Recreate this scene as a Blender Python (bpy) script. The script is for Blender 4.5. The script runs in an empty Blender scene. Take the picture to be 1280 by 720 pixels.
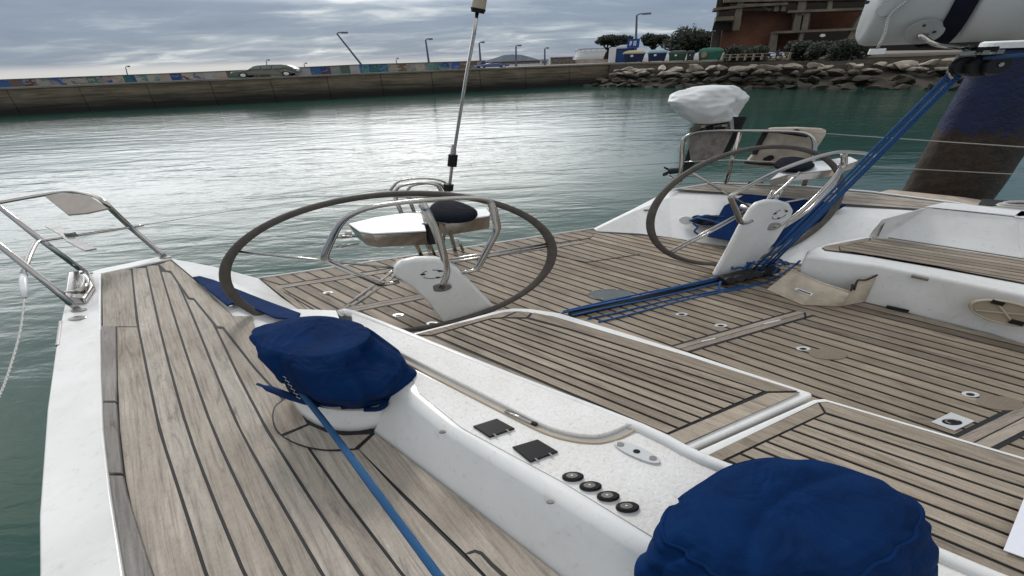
import bpy, bmesh, math, random
from mathutils import Vector, Matrix, noise
random.seed(7)
sc = bpy.context.scene
COL = sc.collection
# ------------------------------------------------------------------ camera
CF = 450.0; HC = 77.0; SL = 0.037; CH = 3.2
roll = math.atan(SL); pit = math.atan((360-HC)*math.cos(roll)/CF)
Fv = Vector((0, math.cos(pit), -math.sin(pit)))
X0 = Vector((1, 0, 0)); U0 = Vector((0, math.sin(pit), math.cos(pit)))
Rv = X0*math.cos(roll)-U0*math.sin(roll); Uv = X0*math.sin(roll)+U0*math.cos(roll)
O = Vector((0, 0, CH))
cam = bpy.data.cameras.new('camera'); co = bpy.data.objects.new('camera', cam); COL.objects.link(co)
co.matrix_world = Matrix(((Rv.x, Uv.x, -Fv.x, O.x), (Rv.y, Uv.y, -Fv.y, O.y), (Rv.z, Uv.z, -Fv.z, O.z), (0, 0, 0, 1)))
cam.sensor_width = 36; cam.lens = 36*CF/1280; cam.clip_start = .05; cam.clip_end = 6000
sc.camera = co
def ray(x, y): return Fv+Rv*((x-640)/CF)+Uv*((360-y)/CF)
def P(x, y, z):
    d = ray(x, y); return O+d*((z-CH)/d.z)
def PY(x, y, Y):
    d = ray(x, y); return O+d*(Y/d.y)
def PV(x, y, A, B):          # on the vertical plane through world xy points A, B
    n = Vector((-(B[1]-A[1]), B[0]-A[0], 0)); d = ray(x, y)
    return O+d*((Vector((A[0], A[1], 0))-O).dot(n)/d.dot(n))
def PN(x, y, A, n):
    d = ray(x, y); return O+d*((A-O).dot(n)/d.dot(n))
# heights
SD = 1.80; SO = 1.45; ST = 1.78; CO = 2.0
BW = 2.37                     # breadth of round fittings relative to their depth and height
Td = Vector((math.cos(math.radians(15.5)), math.sin(math.radians(15.5)), 0))
Ld = Vector((math.cos(math.radians(-34)), math.sin(math.radians(-34)), 0))

# ------------------------------------------------------------------ materials
MATS = {}
def nodes(name):
    m = bpy.data.materials.new(name); m.use_nodes = True; MATS[name] = m
    nt = m.node_tree; b = nt.nodes['Principled BSDF']
    return m, nt, b
def N(nt, t, **k):
    n = nt.nodes.new(t)
    for a, v in k.items(): setattr(n, a, v)
    return n
def ramp(nt, fac, stops):
    r = N(nt, 'ShaderNodeValToRGB'); e = r.color_ramp.elements
    while len(e) < len(stops): e.new(.5)
    for q, (p, c) in zip(e, stops):
        q.position = p; q.color = (*c, 1) if len(c) == 3 else c
    nt.links.new(fac, r.inputs[0]); return r.outputs[0]
def mapping(nt, scale=(1, 1, 1), rot=(0, 0, 0), coord='Object'):
    tc = N(nt, 'ShaderNodeTexCoord'); mp = N(nt, 'ShaderNodeMapping')
    mp.inputs['Scale'].default_value = scale; mp.inputs['Rotation'].default_value = rot
    nt.links.new(tc.outputs[coord], mp.inputs[0]); return mp.outputs[0]
def noise_t(nt, vec, scale, detail=4, rough=.55, dist=0):
    n = N(nt, 'ShaderNodeTexNoise'); n.inputs['Scale'].default_value = scale; n.inputs['Detail'].default_value = detail
    n.inputs['Roughness'].default_value = rough; n.inputs['Distortion'].default_value = dist
    nt.links.new(vec, n.inputs['Vector']); return n.outputs['Fac']
def mix(nt, a, b, fac, mode='MIX'):
    m = N(nt, 'ShaderNodeMix', data_type='RGBA', blend_type=mode)
    for s, v in ((m.inputs[6], a), (m.inputs[7], b), (m.inputs[0], fac)):
        if hasattr(v, 'links'): nt.links.new(v, s)
        elif isinstance(v, (int, float)): s.default_value = v
        else: s.default_value = (*v, 1)
    return m.outputs[2]
def bump(nt, b, h, strength=.3, dist=.01):
    u = N(nt, 'ShaderNodeBump'); u.inputs['Strength'].default_value = strength; u.inputs['Distance'].default_value = dist
    nt.links.new(h, u.inputs['Height']); nt.links.new(u.outputs[0], b.inputs['Normal'])
def plain(name, col, rough=.5, metal=0, var=.12, vscale=6, bmp=0, bscale=40, spec=None, coat=0):
    m, nt, b = nodes(name)
    v = mapping(nt); f = noise_t(nt, v, vscale)
    c = ramp(nt, f, [(.3, tuple(x*(1-var) for x in col)), (.7, tuple(min(1, x*(1+var)) for x in col))])
    nt.links.new(c, b.inputs['Base Color']); b.inputs['Roughness'].default_value = rough; b.inputs['Metallic'].default_value = metal
    if spec is not None: b.inputs['Specular IOR Level'].default_value = spec
    if coat: b.inputs['Coat Weight'].default_value = coat
    if bmp: bump(nt, b, noise_t(nt, v, bscale, 5), bmp, .01)
    return m
def teak(name, ang, a, b_, c_):
    m, nt, b = nodes(name)
    v = mapping(nt, rot=(0, 0, -ang)); vs = N(nt, 'ShaderNodeMapping'); vs.inputs['Scale'].default_value = (1.1, 30, 6)
    nt.links.new(v, vs.inputs[0])
    grain = noise_t(nt, vs.outputs[0], 3.2, 6, .65, .4)
    vt = N(nt, 'ShaderNodeMapping'); vt.inputs['Scale'].default_value = (.9, 7, 3); nt.links.new(v, vt.inputs[0])
    streak = noise_t(nt, vt.outputs[0], 2.6, 6, .7, .9)
    big = noise_t(nt, v, 2.3, 5, .6, .3)
    geo = N(nt, 'ShaderNodeNewGeometry')
    pl = ramp(nt, geo.outputs['Random Per Island'], [(0, a), (.35, b_), (.7, c_), (1, tuple(x*.86 for x in b_))])
    g = ramp(nt, grain, [(.28, (.52, .50, .48)), (.5, (1, 1, 1)), (.75, (1.2, 1.19, 1.18))])
    c1 = mix(nt, pl, g, .85, 'MULTIPLY')
    bg = ramp(nt, big, [(.3, (.74, .72, .70)), (.5, (1, 1, 1)), (.72, (1.1, 1.12, 1.14))])
    c2 = mix(nt, c1, bg, .9, 'MULTIPLY')
    sp = noise_t(nt, v, 90, 3, .7)
    c3 = mix(nt, c2, ramp(nt, sp, [(.3, (.8, .79, .78)), (.55, (1, 1, 1))]), .7, 'MULTIPLY')
    sv = noise_t(nt, v, 9, 2)
    st = ramp(nt, sv, [(.22, (.6, .58, .56)), (.30, (1, 1, 1))])
    c4 = mix(nt, c3, st, .6, 'MULTIPLY')
    c4 = mix(nt, c4, ramp(nt, streak, [(.30, (.42, .41, .40)), (.45, (.95, .95, .95)), (.55, (1, 1, 1)), (.70, (1.3, 1.31, 1.33))]), .95, 'MULTIPLY')
    nt.links.new(c4, b.inputs['Base Color']); b.inputs['Roughness'].default_value = .72
    bump(nt, b, grain, .35, .004)
    return m
aL = math.radians(-34)
T_SIDE = teak('teak_side', math.radians(-46), (.32, .286, .245), (.41, .37, .32), (.35, .302, .25))
T_SEAT = teak('teak_seat', aL, (.30, .25, .195), (.37, .315, .25), (.24, .198, .155))
T_SOLE = teak('teak_sole', math.radians(-36), (.26, .212, .160), (.34, .28, .215), (.20, .165, .127))
T_DARK = teak('teak_grey', math.radians(-46), (.22, .205, .19), (.25, .23, .215), (.19, .178, .165))
T_CROSS = teak('teak_cross', math.radians(15), (.33, .285, .24), (.37, .32, .27), (.29, .25, .21))
CAULK = plain('caulk', (.012, .012, .014), .6)
def gelcoat():
    m, nt, b = nodes('gelcoat'); v = mapping(nt)
    f = noise_t(nt, v, 2.2, 6, .6); c = ramp(nt, f, [(.3, (.70, .70, .685)), (.62, (.80, .805, .80))])
    s = ramp(nt, noise_t(nt, v, 26, 4, .7), [(.30, (.80, .79, .76)), (.42, (1, 1, 1))])
    gr = ramp(nt, noise_t(nt, v, 3.1, 7, .72, .6), [(.34, (.80, .785, .75)), (.47, (1, 1, 1))]); c = mix(nt, c, gr, .30, 'MULTIPLY')
    nt.links.new(mix(nt, c, s, .6, 'MULTIPLY'), b.inputs['Base Color'])
    b.inputs['Roughness'].default_value = .27; b.inputs['Coat Weight'].default_value = .2
    bump(nt, b, noise_t(nt, v, 5, 3), .06, .02); return m
GEL = gelcoat()
def nonskid():
    m, nt, b = nodes('nonskid'); v = mapping(nt)
    sp = noise_t(nt, v, 75, 3, .75); patch = noise_t(nt, v, 4, 4)
    c = ramp(nt, sp, [(.30, (.60, .585, .56)), (.40, (.75, .745, .73)), (.62, (.80, .795, .785))])
    c = mix(nt, c, ramp(nt, patch, [(.35, (.9, .88, .85)), (.6, (1, 1, 1))]), .8, 'MULTIPLY')
    nt.links.new(c, b.inputs['Base Color']); b.inputs['Roughness'].default_value = .6
    bump(nt, b, sp, .5, .006); return m
NSK = nonskid()
def metal(name, col, rough):
    m, nt, b = nodes(name); v = mapping(nt)
    r = N(nt, 'ShaderNodeMapRange'); nt.links.new(noise_t(nt, v, 14, 4), r.inputs[0])
    r.inputs[3].default_value = rough*.6; r.inputs[4].default_value = rough*1.5
    nt.links.new(r.outputs[0], b.inputs['Roughness']); b.inputs['Metallic'].default_value = 1
    b.inputs['Base Color'].default_value = (*col, 1); bump(nt, b, noise_t(nt, v, 30, 2), .04, .01); return m
STEEL = metal('stainless', (.46, .44, .42), .14)
STEELD = metal('stainless_dull', (.33, .32, .31), .3)
BLACK = plain('black_plastic', (.009, .009, .011), .5, spec=.3)
BLACKM = plain('black_matt', (.015, .015, .018), .75, bmp=.3, bscale=60)
RIM = plain('grey_leather', (.082, .071, .061), .62, var=.2, vscale=20, bmp=.35, bscale=120)
def cloth(name, col, fold=.5, weave=True):
    m, nt, b = nodes(name); v = mapping(nt)
    f = noise_t(nt, v, 5, 5, .6, .5)
    c = ramp(nt, f, [(.3, tuple(x*.75 for x in col)), (.7, tuple(x*1.25 for x in col))])
    nt.links.new(c, b.inputs['Base Color']); b.inputs['Roughness'].default_value = .85
    b.inputs['Specular IOR Level'].default_value = .12
    w = noise_t(nt, v, 260, 2, .8)
    big = noise_t(nt, v, 7, 3, .5, .8)
    ad = N(nt, 'ShaderNodeMath', operation='MULTIPLY_ADD'); nt.links.new(w, ad.inputs[0]); ad.inputs[1].default_value = .06; nt.links.new(big, ad.inputs[2])
    bump(nt, b, ad.outputs[0], fold, .03); return m
NAVY = cloth('navy_canvas', (.0008, .019, .082), .9)
NAVY2 = cloth('navy_cushion', (.004, .022, .085), .35)
CREAM = cloth('cream_canvas', (.50, .44, .36), .35)
WHITEC = plain('white_tarp', (.66, .675, .68), .5, var=.04, vscale=9, bmp=.15, bscale=22)
POLISH = plain('polished_alloy', (.62, .63, .63), .3, metal=.25, var=.1)
BAGB = cloth('black_cloth', (.008, .010, .018), .5)
def rope_m(name, col, col2, sc_=60):
    m, nt, b = nodes(name); v = mapping(nt)
    w = N(nt, 'ShaderNodeTexWave'); w.inputs['Scale'].default_value = sc_; w.inputs['Distortion'].default_value = 1.5; w.bands_direction = 'DIAGONAL'
    nt.links.new(v, w.inputs['Vector'])
    c = ramp(nt, w.outputs['Fac'], [(.0, col2), (.35, col)])
    nt.links.new(c, b.inputs['Base Color']); b.inputs['Roughness'].default_value = .75; bump(nt, b, w.outputs['Fac'], .6, .004); return m
ROPE = rope_m('blue_rope', (.018, .10, .29), (.008, .045, .15))
ROPEL = rope_m('blue_rope_light', (.018, .11, .27), (.009, .06, .17), 90)
ROPEW = rope_m('white_rope', (.55, .55, .53), (.3, .3, .29))
TAN = plain('tan_plastic', (.36, .30, .22), .5)
TANL = plain('tan_lid', (.42, .36, .28), .5)
GREYD = plain('boom_grey', (.40, .42, .42), .38, var=.06, vscale=2, bmp=.03, bscale=8)
SAILC = plain('sail_cover', (.50, .52, .52), .6, var=.05, bmp=.12, bscale=3)
BEIGE = plain('beige_line', (.50, .42, .32), .6)
WHITEP = plain('white_paint', (.78, .79, .80), .35, var=.04)
PAPER = plain('paper', (.75, .77, .85), .7, var=.02)
NAVYD = plain('pile_navy', (.004, .008, .045), .32, var=.35, vscale=1.2, bmp=.08, bscale=3)
GREYPL = plain('bracket_grey', (.20, .18, .16), .7, var=.35, vscale=14, bmp=.3)

# ------------------------------------------------------------------ object helpers
def link(name, me, mat=None, parent=None, label=None, cat=None, group=None, kind=None):
    o = bpy.data.objects.new(name, me); COL.objects.link(o)
    if me is not None and mat is not None:
        for mm in (mat if isinstance(mat, (list, tuple)) else [mat]): me.materials.append(mm)
    if parent is not None:
        o.parent = parent; o.matrix_parent_inverse = parent.matrix_world.inverted() if False else Matrix.Translation(-parent.location) 
    if label: o['label'] = label
    if cat: o['category'] = cat
    if group: o['group'] = group
    if kind: o['kind'] = kind
    return o
def thing(name, loc, label, cat, group=None):
    o = bpy.data.objects.new(name, None); COL.objects.link(o); o.location = loc
    o['label'] = label; o['category'] = cat
    if group: o['group'] = group
    return o
class MB:
    def __init__(s): s.v = []; s.f = []; s.mi = []
    def add(s, vs, fs, mi=0):
        k = len(s.v); s.v += [Vector(q) for q in vs]; s.f += [tuple(i+k for i in f) for f in fs]; s.mi += [mi]*len(fs)
    def quad(s, a, b, c, d, mi=0): s.add([a, b, c, d], [(0, 1, 2, 3)], mi)
    def poly(s, pts, mi=0): s.add(pts, [tuple(range(len(pts)))], mi)
    def prism(s, pts, off, mi=0, top=True):     # pts polygon, off: extrusion vector
        n = len(pts); off = Vector(off); vs = [Vector(p) for p in pts]+[Vector(p)+off for p in pts]
        fs = [tuple(range(n)), tuple(range(2*n-1, n-1, -1))]+[(i, (i+1) % n, n+(i+1) % n, n+i) for i in range(n)]
        s.add(vs, fs, mi)
    def box(s, c, hx, hy, hz, ex=X0, ey=Vector((0, 1, 0)), ez=Vector((0, 0, 1)), mi=0):
        c = Vector(c); s.prism([c-ex*hx-ey*hy-ez*hz, c+ex*hx-ey*hy-ez*hz, c+ex*hx+ey*hy-ez*hz, c-ex*hx+ey*hy-ez*hz], ez*2*hz, mi)
    def loft(s, rings, closed=False, caps=(True, True), mi=0):
        n = len(rings[0]); k = len(s.v)
        for r in rings: s.v += [Vector(p) for p in r]
        m = len(rings)
        for i in range(m if closed else m-1):
            for j in range(n):
                a = k+i*n+j; b = k+i*n+(j+1) % n; c = k+((i+1) % m)*n+(j+1) % n; d = k+((i+1) % m)*n+j
                s.f.append((a, b, c, d)); s.mi.append(mi)
        if not closed:
            if caps[0]: s.f.append(tuple(k+j for j in range(n))[::-1]); s.mi.append(mi)
            if caps[1]: s.f.append(tuple(k+(m-1)*n+j for j in range(n))); s.mi.append(mi)
    def tube(s, pts, r, w=1.0, seg=10, closed=False, sm=0, mi=0):
        pts = [Vector(p) for p in pts]
        if sm: pts = smooth(pts, sm, closed)
        n = len(pts); rings = []; ref = None
        for i, p in enumerate(pts):
            a = pts[(i-1) % n] if (closed or i) else pts[0]; b = pts[(i+1) % n] if (closed or i < n-1) else pts[-1]
            t = (b-a).normalized()
            if ref is None: ref = t.orthogonal().normalized()
            ref = (ref-t*ref.dot(t))
            ref = ref.normalized() if ref.length > 1e-6 else t.orthogonal().normalized()
            q = t.cross(ref); rr = r[i*len(r)//n] if isinstance(r, (list, tuple)) else r
            ring = []
            for j in range(seg):
                o = (ref*math.cos(2*math.pi*j/seg)+q*math.sin(2*math.pi*j/seg))*rr
                ring.append(p+Vector((o.x*w, o.y, o.z)))
            rings.append(ring)
        s.loft(rings, closed, mi=mi)
    def disc(s, c, r, h, w=BW, seg=28, mi=0, up=Vector((0, 0, 1)), taper=1.0):
        c = Vector(c); a = up.orthogonal().normalized(); b = up.cross(a); R = []
        for rr, hh in ((r, 0), (r, h*.7), (r*(.93 if taper == 1 else taper), h)):
            ring = []
            for j in range(seg):
                o = a*math.cos(2*math.pi*j/seg)*rr+b*math.sin(2*math.pi*j/seg)*rr
                ring.append(c+up*hh+Vector((o.x*w, o.y, o.z)))
            R.append(ring)
        s.loft(R, mi=mi)
    def build(s, name, mat, parent=None, smooth_=False, bevel=0, sub=0, **k):
        me = bpy.data.meshes.new(name)
        org = Vector((0, 0, 0))
        if parent is None and s.v:
            xs = [p.x for p in s.v]; ys = [p.y for p in s.v]; zs = [p.z for p in s.v]
            org = Vector(((min(xs)+max(xs))/2, (min(ys)+max(ys))/2, min(zs)))
        me.from_pydata([tuple(p-org) for p in s.v], [], s.f); me.update()
        bm = bmesh.new(); bm.from_mesh(me)
        bmesh.ops.recalc_face_normals(bm, faces=bm.faces)
        bm.to_mesh(me); bm.free()
        for p, i in zip(me.polygons, s.mi): p.material_index = i; p.use_smooth = smooth_
        o = link(name, me, mat, parent, **k); 
        if parent is None: o.location = org
        if bevel:
            md = o.modifiers.new('b', 'BEVEL'); md.width = bevel; md.segments = 3; md.limit_method = 'ANGLE'; md.angle_limit = .6
            for p in me.polygons: p.use_smooth = True
            if True:
                wn = o.modifiers.new('w', 'WEIGHTED_NORMAL'); wn.keep_sharp = True
        if sub:
            md = o.modifiers.new('s', 'SUBSURF'); md.levels = sub; md.render_levels = sub
        return o
def smooth(pts, k=4, closed=False):
    out = []; n = len(pts)
    for i in range(n if closed else n-1):
        p0 = pts[(i-1) % n] if (closed or i) else pts[0]*2-pts[1]
        p1 = pts[i]; p2 = pts[(i+1) % n]
        p3 = pts[(i+2) % n] if (closed or i < n-2) else pts[-1]*2-pts[-2]
        for j in range(k):
            t = j/k
            out.append(.5*((2*p1)+(p2-p0)*t+(2*p0-5*p1+4*p2-p3)*t*t+(3*p1-p0-3*p2+p3)*t**3))
    if not closed: out.append(pts[-1])
    return out
def clip(poly, a, n):          # keep side where (p-a).n >= 0
    out = []
    for i in range(len(poly)):
        p = poly[i]; q = poly[(i+1) % len(poly)]; dp = (p-a).dot(n); dq = (q-a).dot(n)
        if dp >= 0: out.append(p)
        if (dp > 0 and dq < 0) or (dp < 0 and dq > 0): out.append(p+(q-p)*(dp/(dp-dq)))
    return out
def planks(mb, poly, l0, l1, n, gap, th=.004, mi=0, ext=0, joints=0):
    """fill polygon with n planks between reference lines l0=(a,b) and l1=(a,b), black caulk gaps"""
    poly = [Vector(p) for p in poly]; z = poly[0].z
    A0, B0 = [Vector((p[0], p[1], z)) for p in l0]; A1, B1 = [Vector((p[0], p[1], z)) for p in l1]
    for i in range(-ext, n+ext):
        def line(t):
            a = A0.lerp(A1, t); b = B0.lerp(B1, t); d = (b-a).normalized(); return a, Vector((-d.y, d.x, 0))
        a, na = line(i/n); b, nb = line((i+1)/n)
        mid = (A0+B0).lerp(A1+B1, (i+.5)/n)/2
        if (mid-a).dot(na) < 0: na = -na
        if (mid-b).dot(nb) < 0: nb = -nb
        q = clip(poly, a+na*gap/2, na); q = clip(q, b+nb*gap/2, nb) if len(q) > 2 else q
        if len(q) > 2: mb.prism([p+Vector((0, 0, .001)) for p in q], (0, 0, th), mi)
def inset_line(pts, z): return [P(x, y, z) for x, y in pts]
def lerp_tab(tab, xs, x):
    for i in range(len(xs)-1):
        if x <= xs[i+1] or i == len(xs)-2:
            t = (x-xs[i])/(xs[i+1]-xs[i]); return tab[i]+(tab[i+1]-tab[i])*t

# ------------------------------------------------------------------ world and light
SUN_AZ = math.radians(-20); SUN_EL = math.radians(42)     # azimuth from +Y, negative = left
w = bpy.data.worlds.new('World'); sc.world = w; w.use_nodes = True; nt = w.node_tree
bg = nt.nodes['Background']; sky = N(nt, 'ShaderNodeTexSky'); sky.sky_type = 'NISHITA'; sky.sun_disc = False
sky.sun_elevation = SUN_EL; sky.sun_rotation = SUN_AZ
tc = N(nt, 'ShaderNodeTexCoord'); sep = N(nt, 'ShaderNodeSeparateXYZ'); nt.links.new(tc.outputs['Generated'], sep.inputs[0])
def M(op, a, b=None, c=None):
    n = N(nt, 'ShaderNodeMath', operation=op)
    for s, v in zip(n.inputs, (a, b, c)):
        if v is None: continue
        if hasattr(v, 'links'): nt.links.new(v, s)
        else: s.default_value = v
    return n.outputs[0]
zz = M('MAXIMUM', sep.outputs[2], 0.0); den = M('ADD', zz, .10)
cx_ = M('DIVIDE', sep.outputs[0], den); cy_ = M('DIVIDE', sep.outputs[1], den)
cb = N(nt, 'ShaderNodeCombineXYZ'); nt.links.new(M('MULTIPLY', cx_, .62), cb.inputs[0]); nt.links.new(cy_, cb.inputs[1])
n1 = noise_t(nt, cb.outputs[0], .42, 7, .55, .5)
n2 = noise_t(nt, cb.outputs[0], 1.9, 6, .6, .6)
tone = M('ADD', M('MULTIPLY', n1, .65), M('MULTIPLY', n2, .35))
cloudc = ramp(nt, tone, [(.36, (1.6, 2.05, 2.8)), (.48, (1.95, 2.45, 3.2)), (.545, (2.9, 3.4, 4.0)), (.60, (5.0, 5.4, 5.6)), (.68, (7.6, 7.7, 7.6))])
# brighter overhead, pale strip along the horizon, stronger to the left where the sea horizon is open
up = ramp(nt, zz, [(0.0, (1, 1, 1)), (.16, (1.05, 1.05, 1.05)), (.42, (1.7, 1.45, 1.2)), (.8, (2.6, 2.2, 1.8)), (1, (2.6, 2.2, 1.8))])
cl = mix(nt, cloudc, up, 1.0, 'MULTIPLY')
hz = ramp(nt, zz, [(.0, (1, 1, 1)), (.010, (.9, .9, .9)), (.020, (0, 0, 0))])
left = ramp(nt, M('ADD', M('MULTIPLY', sep.outputs[0], -.5), .5), [(.45, (.12,)*3), (.75, (1, 1, 1))])
hf = M('MULTIPLY', hz, left)
cl = mix(nt, cl, (5.2, 5.3, 5.3), hf)
# glare lobes added to the unseen sky, ahead and left, to brighten the water
def glare(az, el, pw, amt):
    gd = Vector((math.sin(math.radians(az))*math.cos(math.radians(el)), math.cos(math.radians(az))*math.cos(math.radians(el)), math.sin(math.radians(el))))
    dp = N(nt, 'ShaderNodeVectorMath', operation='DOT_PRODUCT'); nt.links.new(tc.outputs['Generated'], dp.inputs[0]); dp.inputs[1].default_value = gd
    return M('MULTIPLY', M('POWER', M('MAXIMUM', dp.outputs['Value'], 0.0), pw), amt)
lobe = M('ADD', glare(-10, 17, 11, 29.0), glare(-50, 15, 10, 20.0))
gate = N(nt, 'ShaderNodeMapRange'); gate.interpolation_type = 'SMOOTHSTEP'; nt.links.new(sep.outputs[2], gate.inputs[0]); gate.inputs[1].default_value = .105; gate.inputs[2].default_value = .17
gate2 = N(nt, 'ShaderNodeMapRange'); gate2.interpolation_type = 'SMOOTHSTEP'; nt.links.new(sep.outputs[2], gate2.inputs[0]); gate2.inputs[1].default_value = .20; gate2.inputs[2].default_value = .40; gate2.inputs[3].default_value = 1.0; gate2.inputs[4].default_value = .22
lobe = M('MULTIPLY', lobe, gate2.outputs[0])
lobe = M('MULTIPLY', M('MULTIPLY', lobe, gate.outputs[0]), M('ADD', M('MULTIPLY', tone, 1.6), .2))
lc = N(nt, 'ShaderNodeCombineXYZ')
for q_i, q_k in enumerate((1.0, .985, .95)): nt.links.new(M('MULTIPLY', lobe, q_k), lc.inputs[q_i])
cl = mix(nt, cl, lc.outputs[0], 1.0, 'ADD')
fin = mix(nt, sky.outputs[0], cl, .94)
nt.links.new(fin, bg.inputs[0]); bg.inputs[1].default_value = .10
sl = bpy.data.lights.new('sun', 'SUN'); sl.energy = 1.2; sl.angle = math.radians(14); sl.color = (1, .97, .93)
so = bpy.data.objects.new('sun', sl); COL.objects.link(so)
sd_ = Vector((math.sin(SUN_AZ)*math.cos(SUN_EL), math.cos(SUN_AZ)*math.cos(SUN_EL), math.sin(SUN_EL)))
so.rotation_euler = sd_.to_track_quat('Z', 'Y').to_euler()
sc.view_settings.view_transform = 'Standard'; sc.view_settings.look = 'None'; sc.view_settings.gamma = 1; sc.view_settings.exposure = 0.32
sc.cycles.max_bounces = 6

# ------------------------------------------------------------------ water
def water():
    m, nt, b = nodes('water'); v = mapping(nt, scale=(.30, 1, 1))
    b.inputs['Base Color'].default_value = (.012, .058, .046, 1); b.inputs['Roughness'].default_value = .13
    b.inputs['IOR'].default_value = 1.33; b.inputs['Specular IOR Level'].default_value = .78
    a = noise_t(nt, v, 1.3, 3, .5, .6); c = noise_t(nt, v, 6.5, 3, .55, .3); big = noise_t(nt, v, .16, 2)
    ad = N(nt, 'ShaderNodeMath', operation='MULTIPLY_ADD'); nt.links.new(c, ad.inputs[0]); ad.inputs[1].default_value = .22; nt.links.new(a, ad.inputs[2])
    mu = N(nt, 'ShaderNodeMath', operation='MULTIPLY'); nt.links.new(ad.outputs[0], mu.inputs[0])
    r = N(nt, 'ShaderNodeMapRange'); nt.links.new(big, r.inputs[0]); r.inputs[1].default_value = .3; r.inputs[2].default_value = .7; r.inputs[3].default_value = .35; r.inputs[4].default_value = 1.25
    nt.links.new(r.outputs[0], mu.inputs[1])
    bump(nt, b, mu.outputs[0], 1.0, .047); return m
mb = MB(); mb.quad((-3000, -500, 0), (3000, -500, 0), (3000, 4500, 0), (-3000, 4500, 0))
mb.build('water', water(), kind='structure')

# ------------------------------------------------------------------ quay
QA = Vector((-53.9, 43.3, 0)); QD = Vector((.974, .226, 0)); QN = Vector((-.226, .974, 0)); QZ = 2.56
RW = [Vector((14.9, 59.2, 0)), Vector((24, 50.6, 0)), Vector((43, 40.4, 0)), Vector((75, 23, 0)), Vector((130, -8, 0))]
def concrete(name, hi, lo, waterz=None):
    m, nt, b = nodes(name); v = mapping(nt, scale=(.4, 1, 1.6))
    f = noise_t(nt, v, .8, 7, .65, .6); c = ramp(nt, f, [(.3, lo), (.7, hi)])
    stre = N(nt, 'ShaderNodeMapping'); stre.inputs['Scale'].default_value = (.7, .7, 5); nt.links.new(v, stre.inputs[0])
    s = noise_t(nt, stre.outputs[0], .7, 5, .6, .5)
    c = mix(nt, c, ramp(nt, s, [(.38, (.5, .48, .42)), (.55, (1, 1, 1))]), .8, 'MULTIPLY')
    if waterz:
        g = N(nt, 'ShaderNodeNewGeometry'); sp = N(nt, 'ShaderNodeSeparateXYZ'); nt.links.new(g.outputs['Position'], sp.inputs[0])
        ad = N(nt, 'ShaderNodeMath', operation='MULTIPLY_ADD'); nt.links.new(s, ad.inputs[0]); ad.inputs[1].default_value = .9; nt.links.new(sp.outputs[2], ad.inputs[2])
        tide = ramp(nt, ad.outputs[0], [(0, (0,)*3), (1, (1,)*3)])
        r = N(nt, 'ShaderNodeMapRange'); nt.links.new(ad.outputs[0], r.inputs[0]); r.inputs[1].default_value = .9; r.inputs[2].default_value = 2.3
        c = mix(nt, (.009, .010, .008), c, r.outputs[0])     # weed and wet growth below the tide mark
    nt.links.new(c, b.inputs['Base Color']); b.inputs['Roughness'].default_value = .85
    bump(nt, b, f, .5, .08); return m
QUAYC = concrete('quay_concrete', (.24, .195, .14), (.12, .10, .072), True)
ROADC = concrete('road_surface', (.24, .21, .185), (.19, .17, .15))
COPE = concrete('coping', (.30, .27, .235), (.21, .19, .165))
MURALBASE = None
# quay wall
mb = MB(); A = QA-QD*80; L = 80+71.0
B = QA+QD*71
nb = 24
for i in range(nb):
    a = A+QD*(L*i/nb)+QD*.03; b = A+QD*(L*(i+1)/nb)-QD*.03
    lean = QN*.35
    mb.prism([a-QN*0+Vector((0, 0, -1)), b+Vector((0, 0, -1)), b+lean+Vector((0, 0, QZ-.16)), a+lean+Vector((0, 0, QZ-.16))], QN*3)
qw = mb.build('quay_wall', QUAYC, label='long weathered concrete quay wall across the water, dark with weed at its foot', cat='quay wall')
mb = MB(); mb.prism([A+QN*.25+Vector((0, 0, QZ-.16)), B+QN*.25+Vector((0, 0, QZ-.16)), B+QN*1.1+Vector((0, 0, QZ-.16)), A+QN*1.1+Vector((0, 0, QZ-.16))], (0, 0, .17))
mb.prism([A+QN*1.4+Vector((0, 0, -1)), B+QN*1.4+Vector((0, 0, -1)), B+QN*3+Vector((0, 0, -1)), A+QN*3+Vector((0, 0, -1))], (0, 0, 3.3))
mb.build('coping', COPE, qw); qw.location = qw.location
# road surface sheet behind all
mb = MB(); pts = [A+QN*.6, B+QN*.6]+[p+Vector((.4, .8, 0)) for p in RW]+[Vector((400, -30, 0)), Vector((420, 300, 0)), Vector((-40, 260, 0)), A+QN*22+QD*60, A+QN*12]
mb.poly([Vector((p.x, p.y, QZ-.02)) for p in pts])
mb.build('quay_road', ROADC, kind='structure')
# right-hand parapet wall over the rocks
mb = MB()
for a, b in zip(RW, RW[1:]):
    n = Vector((-(b-a).y, (b-a).x, 0)).normalized()
    mb.prism([a+Vector((0, 0, .6)), b+Vector((0, 0, .6)), b+n*.7+Vector((0, 0, .6)), a+n*.7+Vector((0, 0, .6))], (0, 0, QZ-.76))
lw = mb.build('harbour_wall', concrete('wall_concrete', (.17, .145, .115), (.09, .08, .065)), label='low concrete harbour wall running above the heap of rocks', cat='wall')
mb = MB()
for a, b in zip(RW, RW[1:]):
    n = Vector((-(b-a).y, (b-a).x, 0)).normalized()
    mb.prism([a-n*.08+Vector((0, 0, QZ-.16)), b-n*.08+Vector((0, 0, QZ-.16)), b+n*.9+Vector((0, 0, QZ-.16)), a+n*.9+Vector((0, 0, QZ-.16))], (0, 0, .18))
o = mb.build('coping', COPE, lw); o.location = (0, 0, 0); o.matrix_parent_inverse = Matrix.Translation(-lw.location)

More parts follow.
